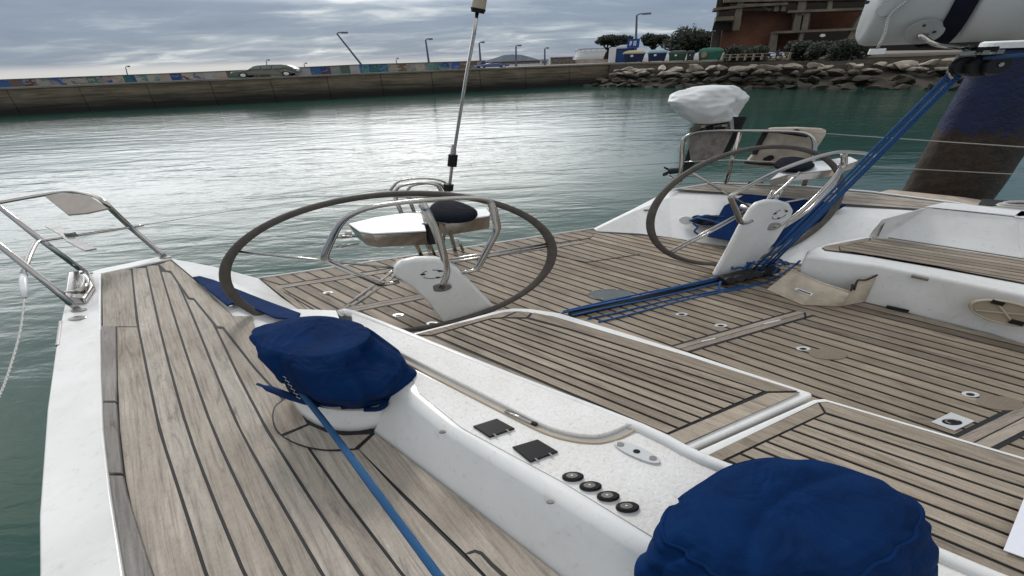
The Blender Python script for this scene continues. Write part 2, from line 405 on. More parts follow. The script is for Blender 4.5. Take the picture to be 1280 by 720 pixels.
# rocks
ROCKS = []
def rock_mat():
    m, nt, b = nodes('rock'); v = mapping(nt); f = noise_t(nt, v, 1.6, 6, .65)
    oi = N(nt, 'ShaderNodeObjectInfo'); base = ramp(nt, oi.outputs['Random'], [(0, (.40, .34, .28)), (.5, (.46, .41, .35)), (1, (.32, .28, .23))])
    c = mix(nt, base, ramp(nt, f, [(.3, (.55, .52, .48)), (.6, (1.1, 1.1, 1.1))]), .9, 'MULTIPLY')
    g = N(nt, 'ShaderNodeNewGeometry'); sp = N(nt, 'ShaderNodeSeparateXYZ'); nt.links.new(g.outputs['Position'], sp.inputs[0])
    ad = N(nt, 'ShaderNodeMath', operation='MULTIPLY_ADD'); nt.links.new(f, ad.inputs[0]); ad.inputs[1].default_value = .5; nt.links.new(sp.outputs[2], ad.inputs[2])
    r = N(nt, 'ShaderNodeMapRange'); nt.links.new(ad.outputs[0], r.inputs[0]); r.inputs[1].default_value = 1.45; r.inputs[2].default_value = 1.95
    c = mix(nt, (.036, .030, .020), c, r.outputs[0]); nt.links.new(c, b.inputs['Base Color']); b.inputs['Roughness'].default_value = .85
    bump(nt, b, f, .5, .08); return m
RM = rock_mat()
def rock_mesh(seed):
    rnd = random.Random(seed); bm = bmesh.new(); bmesh.ops.create_icosphere(bm, subdivisions=2, radius=1)
    pl = [(Vector((rnd.uniform(-1, 1), rnd.uniform(-1, 1), rnd.uniform(-1, 1))).normalized(), rnd.uniform(.42, .80)) for _ in range(13)]
    for v in bm.verts:
        for n, d in pl:
            e = v.co.dot(n)-d
            if e > 0: v.co -= n*e
        v.co += Vector((noise.noise(v.co*3+Vector((seed, 0, 0))),)*3)*.05
    me = bpy.data.meshes.new('rock'); bm.to_mesh(me); bm.free(); me.materials.append(RM); return me
RMS = [rock_mesh(i) for i in range(9)]
rowlab = ['pale dry rock in the top row of the heap under the harbour wall', 'rock halfway up the heap below the harbour wall', 'dark wet rock at the waterline of the heap', 'dark wet rock at the waterline of the heap']
RB = [P(735, 107.5, 0), P(800, 109, 0), P(937, 111, 0), P(1080, 112, 0), P(1190, 113, 0), P(1420, 116, 0)]
def along(pl, t):
    ls = [(pl[i+1]-pl[i]).length for i in range(len(pl)-1)]; s = t*sum(ls)
    for i, l in enumerate(ls):
        if s <= l or i == len(ls)-1: return pl[i].lerp(pl[i+1], s/l)
        s -= l
RTop = [Vector((15.5, 58, 0)), Vector((24, 50, 0)), Vector((33, 45.2, 0)), Vector((43, 39.8, 0)), Vector((52, 34.8, 0)), Vector((75, 22, 0))]
for row, (f, z, n) in enumerate(((.95, 1.74, 58), (.68, 1.2, 62), (.38, .62, 64), (.08, .05, 62))):
    for i in range(n):
        t = (i+.5+random.uniform(-.3, .3))/n
        a = along(RB, t); b = along(RTop, t); p = a.lerp(b, f+random.uniform(-.06, .06))
        o = bpy.data.objects.new('rock', random.choice(RMS)); COL.objects.link(o)
        s = random.uniform(.42, .92)*(1.0 if row else 1.1)
        o.scale = (s*random.uniform(1.2, 1.9), s*random.uniform(.7, 1.1), s*random.uniform(.40, .62))
        o.location = (p.x, p.y, z+random.uniform(-.12, .12)); o.rotation_euler = (random.uniform(-.3, .3), random.uniform(-.25, .25), random.uniform(0, 6.28) if random.random() < .3 else random.uniform(-.8, .3))
        o['label'] = rowlab[row]; o['category'] = 'rock'; o['group'] = ('rocks in the top row of the breakwater', 'rocks halfway up the breakwater', 'rocks at the waterline of the breakwater', 'rocks at the waterline of the breakwater')[row]
mb = MB()
for a, b, c, d in zip(RB, RB[1:], RTop, RTop[1:]):
    mb.quad(a+Vector((0, 0, -.6)), b+Vector((0, 0, -.6)), d+Vector((0, 0, 1.2)), c+Vector((0, 0, 1.2)))
mb.build('rubble_slope', plain('rubble', (.05, .043, .034), .9, bmp=.5, bscale=3), kind='structure')

# mural seawall on the left
def on(px, off, A0=QA, D=QD, Nn=QN):        # xy where column px crosses the line parallel to the quay edge
    y0 = 77-SL*(px-640)+4; d = ray(px, y0); d.z = 0
    a = A0+Nn*off; t = a.dot(Nn)/d.dot(Nn); return Vector((d.x*t, d.y*t, 0))
def zat(px, py, xy):
    d = ray(px, py); h = math.hypot(d.x, d.y); return CH+d.z*math.hypot(xy.x, xy.y)/h
OFFW = 5.0
def mural():
    m, nt, b = nodes('mural')
    at = N(nt, 'ShaderNodeAttribute', attribute_name='c1'); at2 = N(nt, 'ShaderNodeAttribute', attribute_name='c2')
    v = mapping(nt, scale=(.6, 1, 1.6)); f = noise_t(nt, v, .9, 4, .7, 1.2)
    c = mix(nt, at.outputs['Color'], at2.outputs['Color'], ramp(nt, f, [(.48, (0,)*3), (.52, (1,)*3)]))
    f2 = noise_t(nt, v, 2.3, 3, .7, .8)
    c = mix(nt, c, (.42, .38, .33), ramp(nt, f2, [(.62, (0,)*3), (.65, (.7,)*3)]))
    nt.links.new(c, b.inputs['Base Color']); b.inputs['Roughness'].default_value = .85; return m
pal = [(.34, .29, .24), (.05, .12, .32), (.10, .24, .24), (.13, .05, .035), (.30, .25, .21), (.04, .16, .15), (.42, .38, .33), (.16, .11, .08), (.03, .07, .22), (.38, .40, .42), (.20, .24, .26)]
mb = MB(); a0 = on(-260, OFFW); a1 = on(607, OFFW); zt = zat(0, 99, on(0, OFFW)); n = 60
WD = (a1-a0).normalized(); cols = []
WT = [(-260, 109), (0, 99.5), (200, 92), (294, 88), (450, 80.5), (580, 76.6), (620, 75)]
def wtop(q):
    px = proj_px(q); y = lerp_tab([w_[1] for w_ in WT], [w_[0] for w_ in WT], px); return zat(px, y, q)
def proj_px(q):
    d = Vector((q.x, q.y, CH))-O; return 640+CF*d.dot(Rv)/d.dot(Fv)
for i in range(n):
    a = a0.lerp(a1, i/n); b = a0.lerp(a1, (i+1)/n)
    mb.prism([a+Vector((0, 0, QZ-.05)), b+Vector((0, 0, QZ-.05)), b+Vector((0, 0, wtop(b)-.04)), a+Vector((0, 0, wtop(a)-.04))], QN*.5)
    c1, c2 = random.sample(pal, 2)
    if random.random() < .3: c1 = (.36, .31, .26)
    cols += [(c1, c2)]*6
o = mb.build('seawall', mural(), label='low seawall on the far quay painted with a row of mural panels', cat='painted wall')
for nm, k in (('c1', 0), ('c2', 1)):
    at = o.data.color_attributes.new(nm, 'FLOAT_COLOR', 'CORNER')
    for p in o.data.polygons:
        for li in p.loop_indices: at.data[li].color = (*cols[p.index][k], 1)
mb = MB(); cr = []
for i in range(n+1):
    a = a0.lerp(a1, i/n); z = wtop(a)-.04; cr.append([a-QN*.06+Vector((0, 0, z)), a+QN*.6+Vector((0, 0, z)), a+QN*.6+Vector((0, 0, z+.06)), a-QN*.06+Vector((0, 0, z+.06))])
mb.loft(cr)
mb.build('capping', COPE, o)

# ---------------- cars
def make_car(name, px0, px1, pyb, off, cols, label, estate=True, flip=False, hgt=None):
    """car lying along the quay between two picture columns, nose at px0"""
    a = on(px0, off); b = on(px1, off); Lc = (b-a).length; D = (b-a).normalized(); Nn = Vector((-D.y, D.x, 0))
    H_ = hgt
    root = thing(name, Vector(((a.x+b.x)/2, (a.y+b.y)/2, QZ)), label, 'car')
    prof_e = [(0, .28), (.005, .42), (.03, .50), (.20, .60), (.27, .66), (.36, .90), (.42, .97), (.60, 1.0), (.78, .985), (.86, .93), (.945, .70), (.965, .66), (.99, .60), (1, .40), (.995, .24)]
    prof_b = [(0, .28), (.01, .45), (.05, .52), (.25, .64), (.40, .92), (.48, 1.0), (.62, .98), (.75, .90), (.88, .70), (.98, .62), (1, .42), (.99, .25)]
    prof = prof_e if estate else prof_b
    low = [(.90, .20), (.88, .36), (.85, .42), (.80, .42), (.77, .36), (.75, .18), (.25, .18), (.235, .36), (.205, .42), (.155, .42), (.125, .36), (.105, .20)]
    poly = prof+low; Wc = Lc*.17
    def pt(u, v, s): return a+D*(u*Lc)+Nn*(Wc+s*Wc)+Vector((0, 0, QZ+v*H_))
    m = MB(); secs = []
    for s in (-1, -.93, .93, 1):
        r = []
        for u, v in poly:
            tum = max(0, (v-.62))*.5; ss = max(-1+tum, min(1-tum, s))
            r.append(pt(.5+(u-.5)*(1 if abs(s) < 1 else .985), v if abs(s) < 1 else (v-.4)*.97+.4, ss))
        secs.append(r)
    m.loft(secs); m.build('body', cols[0], root, smooth_=False)
    wins = [[(.295, .67), (.37, .88), (.46, .93), (.46, .67)], [(.48, .67), (.48, .935), (.62, .94), (.62, .67)], [(.64, .67), (.64, .935), (.76, .92), (.80, .68)]] if estate else [[(.30, .66), (.41, .88), (.50, .93), (.50, .66)], [(.52, .66), (.52, .93), (.66, .90), (.74, .68)]]
    for wv in wins:
        for s in (-1, 1):
            w_ = MB(); q = [pt(u, v, s*(1.004-max(0, v-.62)*.5)) for u, v in wv]; w_.prism(q, Nn*(-.02 if s < 0 else .02)); w_.build('window', GLASS, root)
    for s, uvs in ((0, [(.275, .66), (.365, .89)]), (1, [(.87, .91), (.945, .71)] if estate else [(.77, .89), (.87, .71)])):
        w_ = MB(); (u0, v0), (u1, v1) = uvs
        w_.prism([pt(u0, v0, -.8), pt(u1, v1, -.75), pt(u1, v1, .75), pt(u0, v0, .8)], Vector((0, 0, .012)))
        w_.build('windscreen', GLASS, root)
    for u in (.18, .825):
        for s in (-1, 1):
            c = pt(u, .21, s*.98)
            t_ = MB(); rad = .21*H_; rx = Lc*.062
            ring = lambda rr, q: [c+D*(math.cos(k*.5236/1.5)*rx*rr)+Vector((0, 0, math.sin(k*.5236/1.5)*rad*rr))+Nn*(q*s) for k in range(18)]
            t_.loft([ring(.6, -.15), ring(1, -.12), ring(1, .03), ring(.72, .05)]); wh = t_.build('wheel', RUBBER, root)
            h_ = MB(); h_.loft([ring(.68, .045), ring(.62, .07), ring(.2, .08)]); h_.build('rim', WHITEP, wh)
    for s in (-.7, .7):
        l_ = MB(); l_.box(pt(.02, .5, s), .06*1, .12, .05, D, Nn); l_.build('headlight', HLIGHT, root)
        l_ = MB(); l_.box(pt(.985, .57, s), .05, .12, .06, D, Nn); l_.build('tail_light', TLIGHT, root)
    return root
GLASS = plain('car_glass', (.13, .16, .16), .15, spec=.6); RUBBER = plain('tyre', (.02, .02, .02), .8)
HLIGHT = plain('headlight', (.6, .6, .58), .2); TLIGHT = plain('taillight', (.25, .02, .015), .3)
CARG = plain('car_grey_green', (.12, .125, .10), .3, var=.05, coat=.3); CARB = plain('car_blue', (.012, .065, .24), .25, var=.05, coat=.5)
xy = on(330, 1.6); zc = zat(330, 81.5, xy)
make_car('parked_car', 288, 372, 97, 1.6, [CARG], 'grey green estate car parked on the quay in front of the painted wall', True, hgt=zc-QZ+.03)
xy = on(615, 2.0); zc = zat(615, 78.5, xy)
make_car('parked_car', 594, 637, 86, 2.0, [CARB], 'low blue car parked at the far end of the quay', False, hgt=zc-QZ)

# ---------------- lamps
LAMPM = plain('lamp_paint', (.10, .13, .20), .5); LAMPH = plain('lamp_head', (.16, .17, .18), .5)
def lamp(pxb, pyt, pxt, off, label, arm=7, r=.10, blue=False, xy=None, sign=False):
    b = on(pxb, off) if xy is None else xy
    z1 = zat(pxt, pyt, b); n = ray(pxt, pyt); n.z = 0; n.normalize(); side = Vector((n.y, -n.x, 0))
    # picture lean, taken as the real lean of the post within its own plane
    nb_ = ray(pxb, 80); ang = math.atan2(n.x, n.y)-math.atan2(nb_.x, nb_.y); d = math.hypot(b.x, b.y)
    t = PV(pxt, pyt, b, b+side)
    root = thing('street_lamp', Vector((b.x, b.y, QZ-.02)), label, 'street lamp', 'street lamps along the far quay')
    m = MB(); m.tube([Vector((b.x, b.y, QZ-.02)), t], [r*1.1]*1+[r*.7], 1.6, 8); m.build('post', LAMPM if blue else LAMPM, root)
    L_ = arm*d/CF*1.0
    m = MB(); m.tube([t, t+side*L_*.3+Vector((0, 0, .12)), t+side*L_+Vector((0, 0, .14))], r*.6, 1, 6); m.build('arm', LAMPM, root)
    m = MB(); c = t+side*L_+Vector((0, 0, .1)); m.box(c, L_*.45, .25, .10, side, n); m.build('lamp_head', LAMPH, root, bevel=.05)
    return root, t, n, side
lamp(459, 42, 421, 7, 'slanting street lamp behind the painted wall, right of the grey green car', 7)
lamp(537, 50, 532, 7.5, 'second tall street lamp, just left of the backstay', 5)
lamp(601, 54, 599, 8, 'thin street lamp standing behind the blue car', 4)
lamp(645, 58, 645, 9, 'short far street lamp right of the distant hill', 4)
lamp(681, 61, 681, 12, 'small far street lamp left of the white storage tank', 3)
lamp(334, 76, 333, 24, 'tiny far lamp rising above the roof of the grey green car', 2, .06)
lamp(160, 84, 157, 24, 'tiny far lamp above the left end of the painted wall', 2, .06)
lamp(382, 80, 380, 24, 'tiny far lamp right of the grey green car', 2, .06)
lamp(497, 74, 495, 24, 'tiny far lamp between the two tall lamps', 2, .06)

def bgxy(px, dist):
    d = ray(px, 78); d.z = 0; d.normalize(); return Vector((d.x*dist, d.y*dist, 0))
r_, t_, n_, s_ = lamp(794, 19, 796, 0, 'tall blue street lamp carrying a small blue sign beside the recycling bins', 9, .12, xy=bgxy(794, 66))
SIGNB = plain('sign_blue', (.01, .06, .28), .4)
sg = MB(); c = Vector((t_.x, t_.y, zat(796, 54, bgxy(794, 66))))-n_*.2; sg.box(c, .85, .03, .55, s_, n_)
so_ = sg.build('blue_sign', SIGNB, None, label='small blue square sign with white symbols on the tall lamp post by the bins', cat='sign')
sg = MB()
for q, hh in ((-.45, .30), (-.28, .12), (.1, .3), (.33, .3)): sg.box(c-n_*.04+s_*q, .07, .01, hh, s_, n_)
for q in (-.36, .22): sg.box(c-n_*.04+s_*q+Vector((0, 0, .2)), .15, .01, .07, s_, n_)
sg.build('symbol', WHITEP, so_)

# ---------------- hill, far buildings, tank
def facing(px, dist):
    d = ray(px, 76); d.z = 0; d.normalize(); return Vector((d.x*dist, d.y*dist, 0)), Vector((d.y, -d.x, 0)), d
HILLM = plain('hill', (.03, .055, .085), .95, var=.15, vscale=.01)
m = MB(); base = []
hp = [(585, 79), (600, 77), (612, 74.5), (622, 71.5), (630, 68.8), (640, 68), (652, 68.5), (662, 71), (672, 74), (685, 76), (700, 76), (720, 75)]
hd = 700
f0 = []; f1 = []; f2 = []
for px, py in hp:
    xy, s_, d_ = facing(px, hd); z = zat(px, py, xy); f1.append(Vector((xy.x, xy.y, max(z, 0.5)))); q = xy-d_*90; f0.append(Vector((q.x, q.y, -1))); q = xy+d_*120; f2.append(Vector((q.x, q.y, -1)))
k = len(hp)
m.add(f0+f1+f2, [(i, i+1, k+i+1, k+i) for i in range(k-1)]+[(k+i, k+i+1, 2*k+i+1, 2*k+i) for i in range(k-1)])
m.build('distant_hill', HILLM, kind='structure')
def block(name, px0, px1, pyb, pyt, dist, mat, label, cat, depth=6, roof=None, windows=0, group=None, zb=None, winmat=None):
    a, s_, d_ = facing(px0, dist); b, _, _ = facing(px1, dist); 
    z0 = QZ-.02 if zb is None else zb; z1 = (zat(px0, pyt, a)+zat(px1, pyt, b))/2
    D = (b-a).normalized(); Nn = Vector((-D.y, D.x, 0))
    root = thing(name, Vector(((a.x+b.x)/2, (a.y+b.y)/2, z0)), label, cat, group)
    m = MB(); m.prism([a+Vector((0, 0, z0)), b+Vector((0, 0, z0)), b+Nn*depth+Vector((0, 0, z0)), a+Nn*depth+Vector((0, 0, z0))], (0, 0, z1-z0)); m.build('wall', mat, root)
    if roof:
        m = MB(); e = (b-a).length*.04
        m.prism([a-D*e-Nn*.2+Vector((0, 0, z1)), b+D*e-Nn*.2+Vector((0, 0, z1)), b+D*e+Nn*(depth+.2)+Vector((0, 0, z1)), a-D*e+Nn*(depth+.2)+Vector((0, 0, z1))], (0, 0, max(.12, (z1-z0)*.12))); m.build('roof', roof, root)
    W_ = (b-a).length
    for i in range(windows):
        m = MB(); c = a+D*(W_*(i+.5)/windows)+Vector((0, 0, z0+(z1-z0)*.55)); m.box(c-Nn*.01, W_/windows*.28, .06, (z1-z0)*.22, D, Nn); m.build('window', winmat or GLASS, root)
    return root, a, b, z0, z1
CREAMW = plain('cream_wall', (.38, .34, .30), .8); WHITEW = plain('white_wall', (.62, .64, .64), .7, var=.08); STONEW = plain('stone_wall', (.22, .17, .13), .85, var=.4, vscale=1.5)
BRNR = plain('brown_roof', (.09, .07, .06), .8); BLUEP = plain('blue_panel', (.012, .06, .22), .4, var=.2)
block('harbour_shed', 593, 678, 83, 77.5, 95, STONEW, 'long low brown harbour shed under the distant hill', 'building', 5, BRNR, 12)
block('site_cabin', 563, 583, 86, 78, 84, WHITEW, 'small white cabin with a blue band left of the backstay', 'cabin', 3, BLUEP, 3)
block('white_barrier', 636, 676, 83, 80, 72, WHITEW, 'long low white barrier right of the blue car', 'barrier', .6, windows=0)
block('white_hut', 675, 686, 82, 74.5, 72, WHITEW, 'small white square hut at the end of the white barrier', 'hut', 2.5, WHITEP, 1)
block('stone_wall', 688, 716, 81, 72, 76, STONEW, 'low stone building with pale patches left of the white tank', 'building', 4, CREAMW, 2)
# tank
a, s_, d_ = facing(741, 110); zt_ = zat(741, 64, a); m = MB()
r0 = (facing(721, 110)[0]-facing(766, 110)[0]).length/2
m.disc(a+Vector((0, 0, 1)), r0, zt_-1, 1, 40); tk = m.build('storage_tank', WHITEW, None, smooth_=False, label='wide white storage tank behind the left pine tree', cat='tank')
m = MB(); ring = [a+Vector((math.cos(i*.157)*r0*1.01, math.sin(i*.157)*r0*1.01, zt_+.5)) for i in range(40)]; m.tube(ring, .07, 1, 5, closed=True)
for i in range(0, 40, 2): m.tube([ring[i]-Vector((0, 0, .6)), ring[i]], .05, 1, 4)
m.build('railing', STEELD, tk)
# grassy bank in front of the tank
m = MB(); aa, s_, d_ = facing(695, 80); bb, _, _ = facing(775, 74)
for i in range(14):
    t = i/13; c = aa.lerp(bb, t); h = .25+.35*math.sin(t*3.0)+.1*random.random()
    m.v += [Vector((c.x, c.y, QZ-.05))-d_*2, Vector((c.x, c.y, QZ+h)), Vector((c.x, c.y, QZ-.05))+d_*4]
for i in range(13): m.add([], []); m.f += [(3*i, 3*i+3, 3*i+4, 3*i+1), (3*i+1, 3*i+4, 3*i+5, 3*i+2)]; m.mi += [0, 0]
m.build('earth_bank', plain('earth', (.13, .11, .085), .9, var=.3, vscale=.6), kind='structure')

# ---------------- trees
LEAF = None
def leafmat(name, a, b_):
    m, nt, b = nodes(name); g = N(nt, 'ShaderNodeNewGeometry'); c = ramp(nt, g.outputs['Random Per Island'], [(0, a), (1, b_)])
    nt.links.new(c, b.inputs['Base Color']); b.inputs['Roughness'].default_value = .8; return m
PINE = leafmat('pine_needles', (.008, .014, .008), (.03, .042, .018)); SHRUB = leafmat('shrub_leaves', (.010, .016, .008), (.035, .045, .022))
BARK = plain('bark', (.06, .045, .035), .9)
def crown(root, c, rx, ry, rz, n, mat, leaf, flatb=.5, seed=0, name='crown'):
    rnd = random.Random(seed); m = MB(); lobes = []
    for _ in range(9):
        lobes.append((Vector((rnd.uniform(-.65, .65)*rx, rnd.uniform(-.6, .6)*ry, rnd.uniform(-.3, .45)*rz)), rnd.uniform(.38, .6)))
    for _ in range(n):
        o, s = rnd.choice(lobes)
        d = Vector((rnd.gauss(0, 1), rnd.gauss(0, 1), rnd.gauss(0, 1))).normalized()*(rnd.random()**.35)
        p = o+Vector((d.x*rx*s, d.y*ry*s, d.z*rz*s*1.1))
        if p.z < -rz*flatb: p.z = -rz*flatb+rnd.random()*.1*rz
        p += c; u = Vector((rnd.gauss(0, 1), rnd.gauss(0, 1), rnd.gauss(0, .7))).normalized(); v = u.orthogonal().normalized()
        l = leaf*rnd.uniform(.6, 1.4)
        m.add([p-u*l, p+v*l*.6, p+u*l, p-v*l*.6], [(0, 1, 2, 3)])
    return m.build(name, mat, root)
def tree(px, pyb, pyt, x0, x1, pycb, dist, mat, label, kind='pine_tree', seed=1, n=2600, pxb=None):
    a, s_, d_ = facing(px, dist); W_ = (facing(x1, dist)[0]-facing(x0, dist)[0]).length/2; cm, _, _ = facing((x0+x1)/2, dist)
    zt_ = zat(px, pyt, a); zb = zat(px, pycb, a); root = thing(kind, Vector((a.x, a.y, QZ)), label, 'tree')
    m = MB(); m.tube([Vector((a.x, a.y, QZ-.1)), Vector((a.x, a.y, QZ+(zb-QZ)*.5))+s_*.15, Vector((cm.x, cm.y, zb+(zt_-zb)*.3))], [.32, .26, .16], 1.5, 8, sm=3)
    for q in (-.6, -.25, .3, .65): m.tube([Vector((a.x, a.y, QZ+(zb-QZ)*.8)), Vector((cm.x, cm.y, zb+(zt_-zb)*.35))+s_*q*W_], [.14, .07], 1.3, 6)
    m.build('trunk', BARK, root)
    crown(root, Vector((cm.x, cm.y, (zt_+zb)/2)), W_*1.16, W_*.9, (zt_-zb)/2*1.35, int(n*1.7), mat, .2, .55, seed)
    return root
tree(757, 76, 46, 741, 789, 58, 78, PINE, 'wide flat umbrella pine left of the tall blue lamp post', seed=3)
tree(814, 76, 44, 800, 829, 59, 78, PINE, 'rounded umbrella pine just right of the tall blue lamp post', seed=4)
tree(862, 76, 41, 829, 902, 66, 72, PINE, 'broad dark evergreen tree beside the brick building', 'evergreen_tree', seed=5, n=4200)
# sparse top of a bare tree behind
a, s_, d_ = facing(850, 80); root = thing('bare_tree', Vector((a.x, a.y, QZ)), 'thin half bare tree poking above the broad evergreen', 'tree')
m = MB(); rnd = random.Random(9); zt_ = zat(850, 33, a)
for i in range(26):
    e = a+s_*rnd.uniform(-1.7, 1.7)+d_*rnd.uniform(-.8, .8)+Vector((0, 0, QZ+(zt_-QZ)*rnd.uniform(.72, 1))); m.tube([a+Vector((0, 0, QZ+(zt_-QZ)*.4)), a.lerp(e, .5)+Vector((0, 0, QZ*.5+.3)), e], [.08, .05, .03], 1, 4)
m.build('trunk', BARK, root); crown(root, a+Vector((0, 0, zt_*.86+.3)), 1.9, 1.2, 1.3, 260, SHRUB, .16, .9, 7)

# ---------------- recycling bins, kiosk
GREENB = plain('bin_green', (.018, .075, .040), .5, var=.15); GREENB2 = plain('bottle_bank_green', (.025, .14, .095), .45, var=.15); NAVYB = plain('bin_navy', (.01, .02, .075), .5); TANB = plain('bin_lid_tan', (.45, .36, .24), .5); LTB = plain('bin_lid_blue', (.28, .42, .48), .5); GREYB = plain('bin_grey', (.05, .06, .06), .6)
def wbin(px0, px1, pyb, pyt, dist, body, lid, label, name='recycling_bin', lidh=.3, dome=False):
    a, s_, d_ = facing(px0, dist); b, _, _ = facing(px1, dist); zt_ = zat((px0+px1)/2, pyt, (a+b)/2); D = (b-a).normalized(); Nn = Vector((-D.y, D.x, 0)); Wd = (b-a).length; Hh = zt_-QZ; zl = QZ+Hh*(1-lidh); dp = Wd*.5
    root = thing(name, Vector(((a.x+b.x)/2, (a.y+b.y)/2, QZ)), label, 'bin')
    m = MB(); zl2 = zl
    def rg(z, e): return [a+D*(Wd*e)-Nn*0+Nn*dp*e+Vector((0, 0, z)), b-D*(Wd*e)+Nn*dp*e+Vector((0, 0, z)), b-D*(Wd*e)+Nn*dp*(1-e)+Vector((0, 0, z)), a+D*(Wd*e)+Nn*dp*(1-e)+Vector((0, 0, z))]
    m.loft([rg(QZ+.08, .10), rg(zl2, .03)]); m.build('bin_body', body, root, bevel=.05)
    m = MB()
    if dome: m.loft([rg(zl2+.01, .02), rg(zl+Hh*lidh*.55, .06), rg(zl+Hh*lidh*.9, .18), rg(zt_, .38)])
    else: m.loft([rg(zl2+.01, -.02), rg(zl+Hh*lidh*.35, -.02), rg(zl+Hh*lidh*.8, .10), rg(zt_, .24)])
    m.build('lid', lid, root, bevel=.05)
    m = MB(); c = (a+b)/2-Nn*.03+Vector((0, 0, QZ+Hh*(.45 if not dome else .45)))
    if dome:
        m.disc(c-D*Wd*.24+Vector((0, 0, .02)), Wd*.11, .05, 1, 16, up=-Nn); m.build('filling_hatch', plain('hatch_tan', (.33, .22, .15), .6), root)
    else: m.box(c-D*Wd*.1+Vector((0, 0, Hh*.1)), Wd*.06, .02, Hh*.08, D, Nn); m.build('sticker', WHITEP, root)
    for s in (.15, .85):
        m = MB(); m.disc(a+D*Wd*s+Nn*dp*.5+Vector((0, 0, QZ+.1))-Nn*dp*.4, .11, .1, 1, 10, up=-Nn); m.build('wheel', RUBBER, root)
    return root
block('recycling_kiosk', 763, 794, 79.5, 60.5, 70, BLUEP, 'blue panelled container with a white edge behind the tan lidded bin', 'container', 4, WHITEW, 3, winmat=plain('panel_dark', (.02, .07, .19), .5))
m = MB(); 
a, s_, d_ = facing(764.5, 69.8); m.box(a+Vector((0, 0, QZ+(zat(764, 60, a)-QZ)/2)), 1.0*.55, .2, (zat(764, 60, a)-QZ)/2, s_, d_); m.build('kiosk_end_panel', WHITEP, None, label='white upright end panel at the left of the blue container', cat='panel')
wbin(778, 806, 79, 63, 62, NAVYB, TANB, 'navy recycling bin with a tan rounded lid')
wbin(808, 833, 79, 62, 62, NAVYB, LTB, 'navy recycling bin with a pale blue rounded lid')
wbin(834, 858, 78, 63, 61, GREENB, GREYB, 'dark green lidded rubbish bin right of the pale blue lidded bin')
wbin(857, 867, 78, 63, 62, GREYB, GREYB, 'narrow dark grey bin behind the dark green bin')
wbin(870, 903, 77, 59.5, 57, GREENB2, GREENB2, 'big rounded green bottle bank with a tan hatch', 'bottle_bank', .35, True)

# ---------------- unfinished brick and concrete building
def brick(name, a, b_):
    m, nt, b = nodes(name); v = mapping(nt); br = N(nt, 'ShaderNodeTexBrick'); br.inputs['Scale'].default_value = 2.6
    mp = N(nt, 'ShaderNodeMapping'); mp.inputs['Rotation'].default_value = (math.pi/2, 0, 0); nt.links.new(v, mp.inputs[0]); nt.links.new(mp.outputs[0], br.inputs[0])
    br.inputs['Color1'].default_value = (*a, 1); br.inputs['Color2'].default_value = (*b_, 1); br.inputs['Mortar'].default_value = (.10, .075, .06, 1)
    f = noise_t(nt, v, .5, 5); c = mix(nt, br.outputs[0], ramp(nt, f, [(.3, (.6, .58, .55)), (.65, (1.15, 1.1, 1.05))]), .9, 'MULTIPLY')
    nt.links.new(c, b.inputs['Base Color']); b.inputs['Roughness'].default_value = .9; return m
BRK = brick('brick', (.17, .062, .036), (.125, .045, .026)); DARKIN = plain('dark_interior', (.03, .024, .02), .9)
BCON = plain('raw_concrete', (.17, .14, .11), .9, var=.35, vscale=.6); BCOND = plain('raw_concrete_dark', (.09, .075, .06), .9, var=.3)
BA = facing(905, 60)[0]; BB = Vector((BA.x+46, BA.y-19, 0)); BD = (BB-BA).normalized(); BN = Vector((-BD.y, BD.x, 0))
root = thing('unfinished_building', Vector((BA.x, BA.y, QZ)), 'large unfinished brick building with bare concrete columns and floor slabs', 'building')
def bp(px, py, off=0): return PV(px, py, BA+BN*off, BB+BN*off)
def bpoly(name, pts, th, mat, off=0):
    m = MB(); m.prism([bp(x, y, off) for x, y in pts], BN*th); return m.build(name, mat, root)
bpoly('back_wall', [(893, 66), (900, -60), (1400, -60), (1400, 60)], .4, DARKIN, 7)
bpoly('brick_wall', [(899, 66), (903, 38), (925, 34), (928, 13), (990, 14), (992, 38), (965, 40), (960, 64)], 1.2, BRK, .6)
bpoly('brick_wall', [(1012, 37), (1014, 16), (1085, 12), (1085, 36)], .5, BRK, 2.5)
bpoly('brick_wall', [(965, 64), (968, 42), (998, 41), (995, 62)], .5, BRK, 2.0)
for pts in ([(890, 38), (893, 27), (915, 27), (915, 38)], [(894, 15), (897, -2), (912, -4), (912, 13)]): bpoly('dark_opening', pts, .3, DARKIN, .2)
for pts in ([(892, 13), (892, 10), (932, 6), (932, 9)], [(895, 26), (895, 21), (918, 20), (918, 25)], [(905, 3), (905, -1), (1090, -6), (1090, -1)], [(925, 9), (925, 5), (985, 3), (985, 6)], [(968, 42), (968, 39), (1090, 34), (1090, 37)], [(985, 16), (985, 13), (1090, 9), (1090, 12)]):
    bpoly('floor_slab', pts, 2.6, BCON, -.9)
for pts in ([(918, 22), (922, 2), (930, 0), (927, 20)], [(995, 20), (1000, -8), (1010, -8), (1006, 19)], [(990, 40), (995, 16), (1003, 16), (999, 40)], [(1001, 40), (1006, 14), (1013, 14), (1009, 40)], [(960, 64), (965, 40), (973, 40), (970, 64)],
            [(996, 60), (1001, 40), (1006, 40), (1001, 60)], [(916, 38), (919, 20), (926, 20), (924, 38)], [(976, 14), (979, 0), (984, 0), (982, 14)], [(967, 14), (970, 3), (975, 3), (973, 14)], [(1034, 12), (1036, -6), (1042, -6), (1040, 12)], [(896, 20), (897, 10), (899, 10), (898, 20)], [(1052, 62), (1066, 36), (1074, 20), (1082, 20), (1068, 62)]):
    bpoly('column', pts, .7, BCON, -.75)
bpoly('diagonal_brace', [(940, 2), (942, 0), (964, 12), (962, 14)], .3, BCON, -.5)
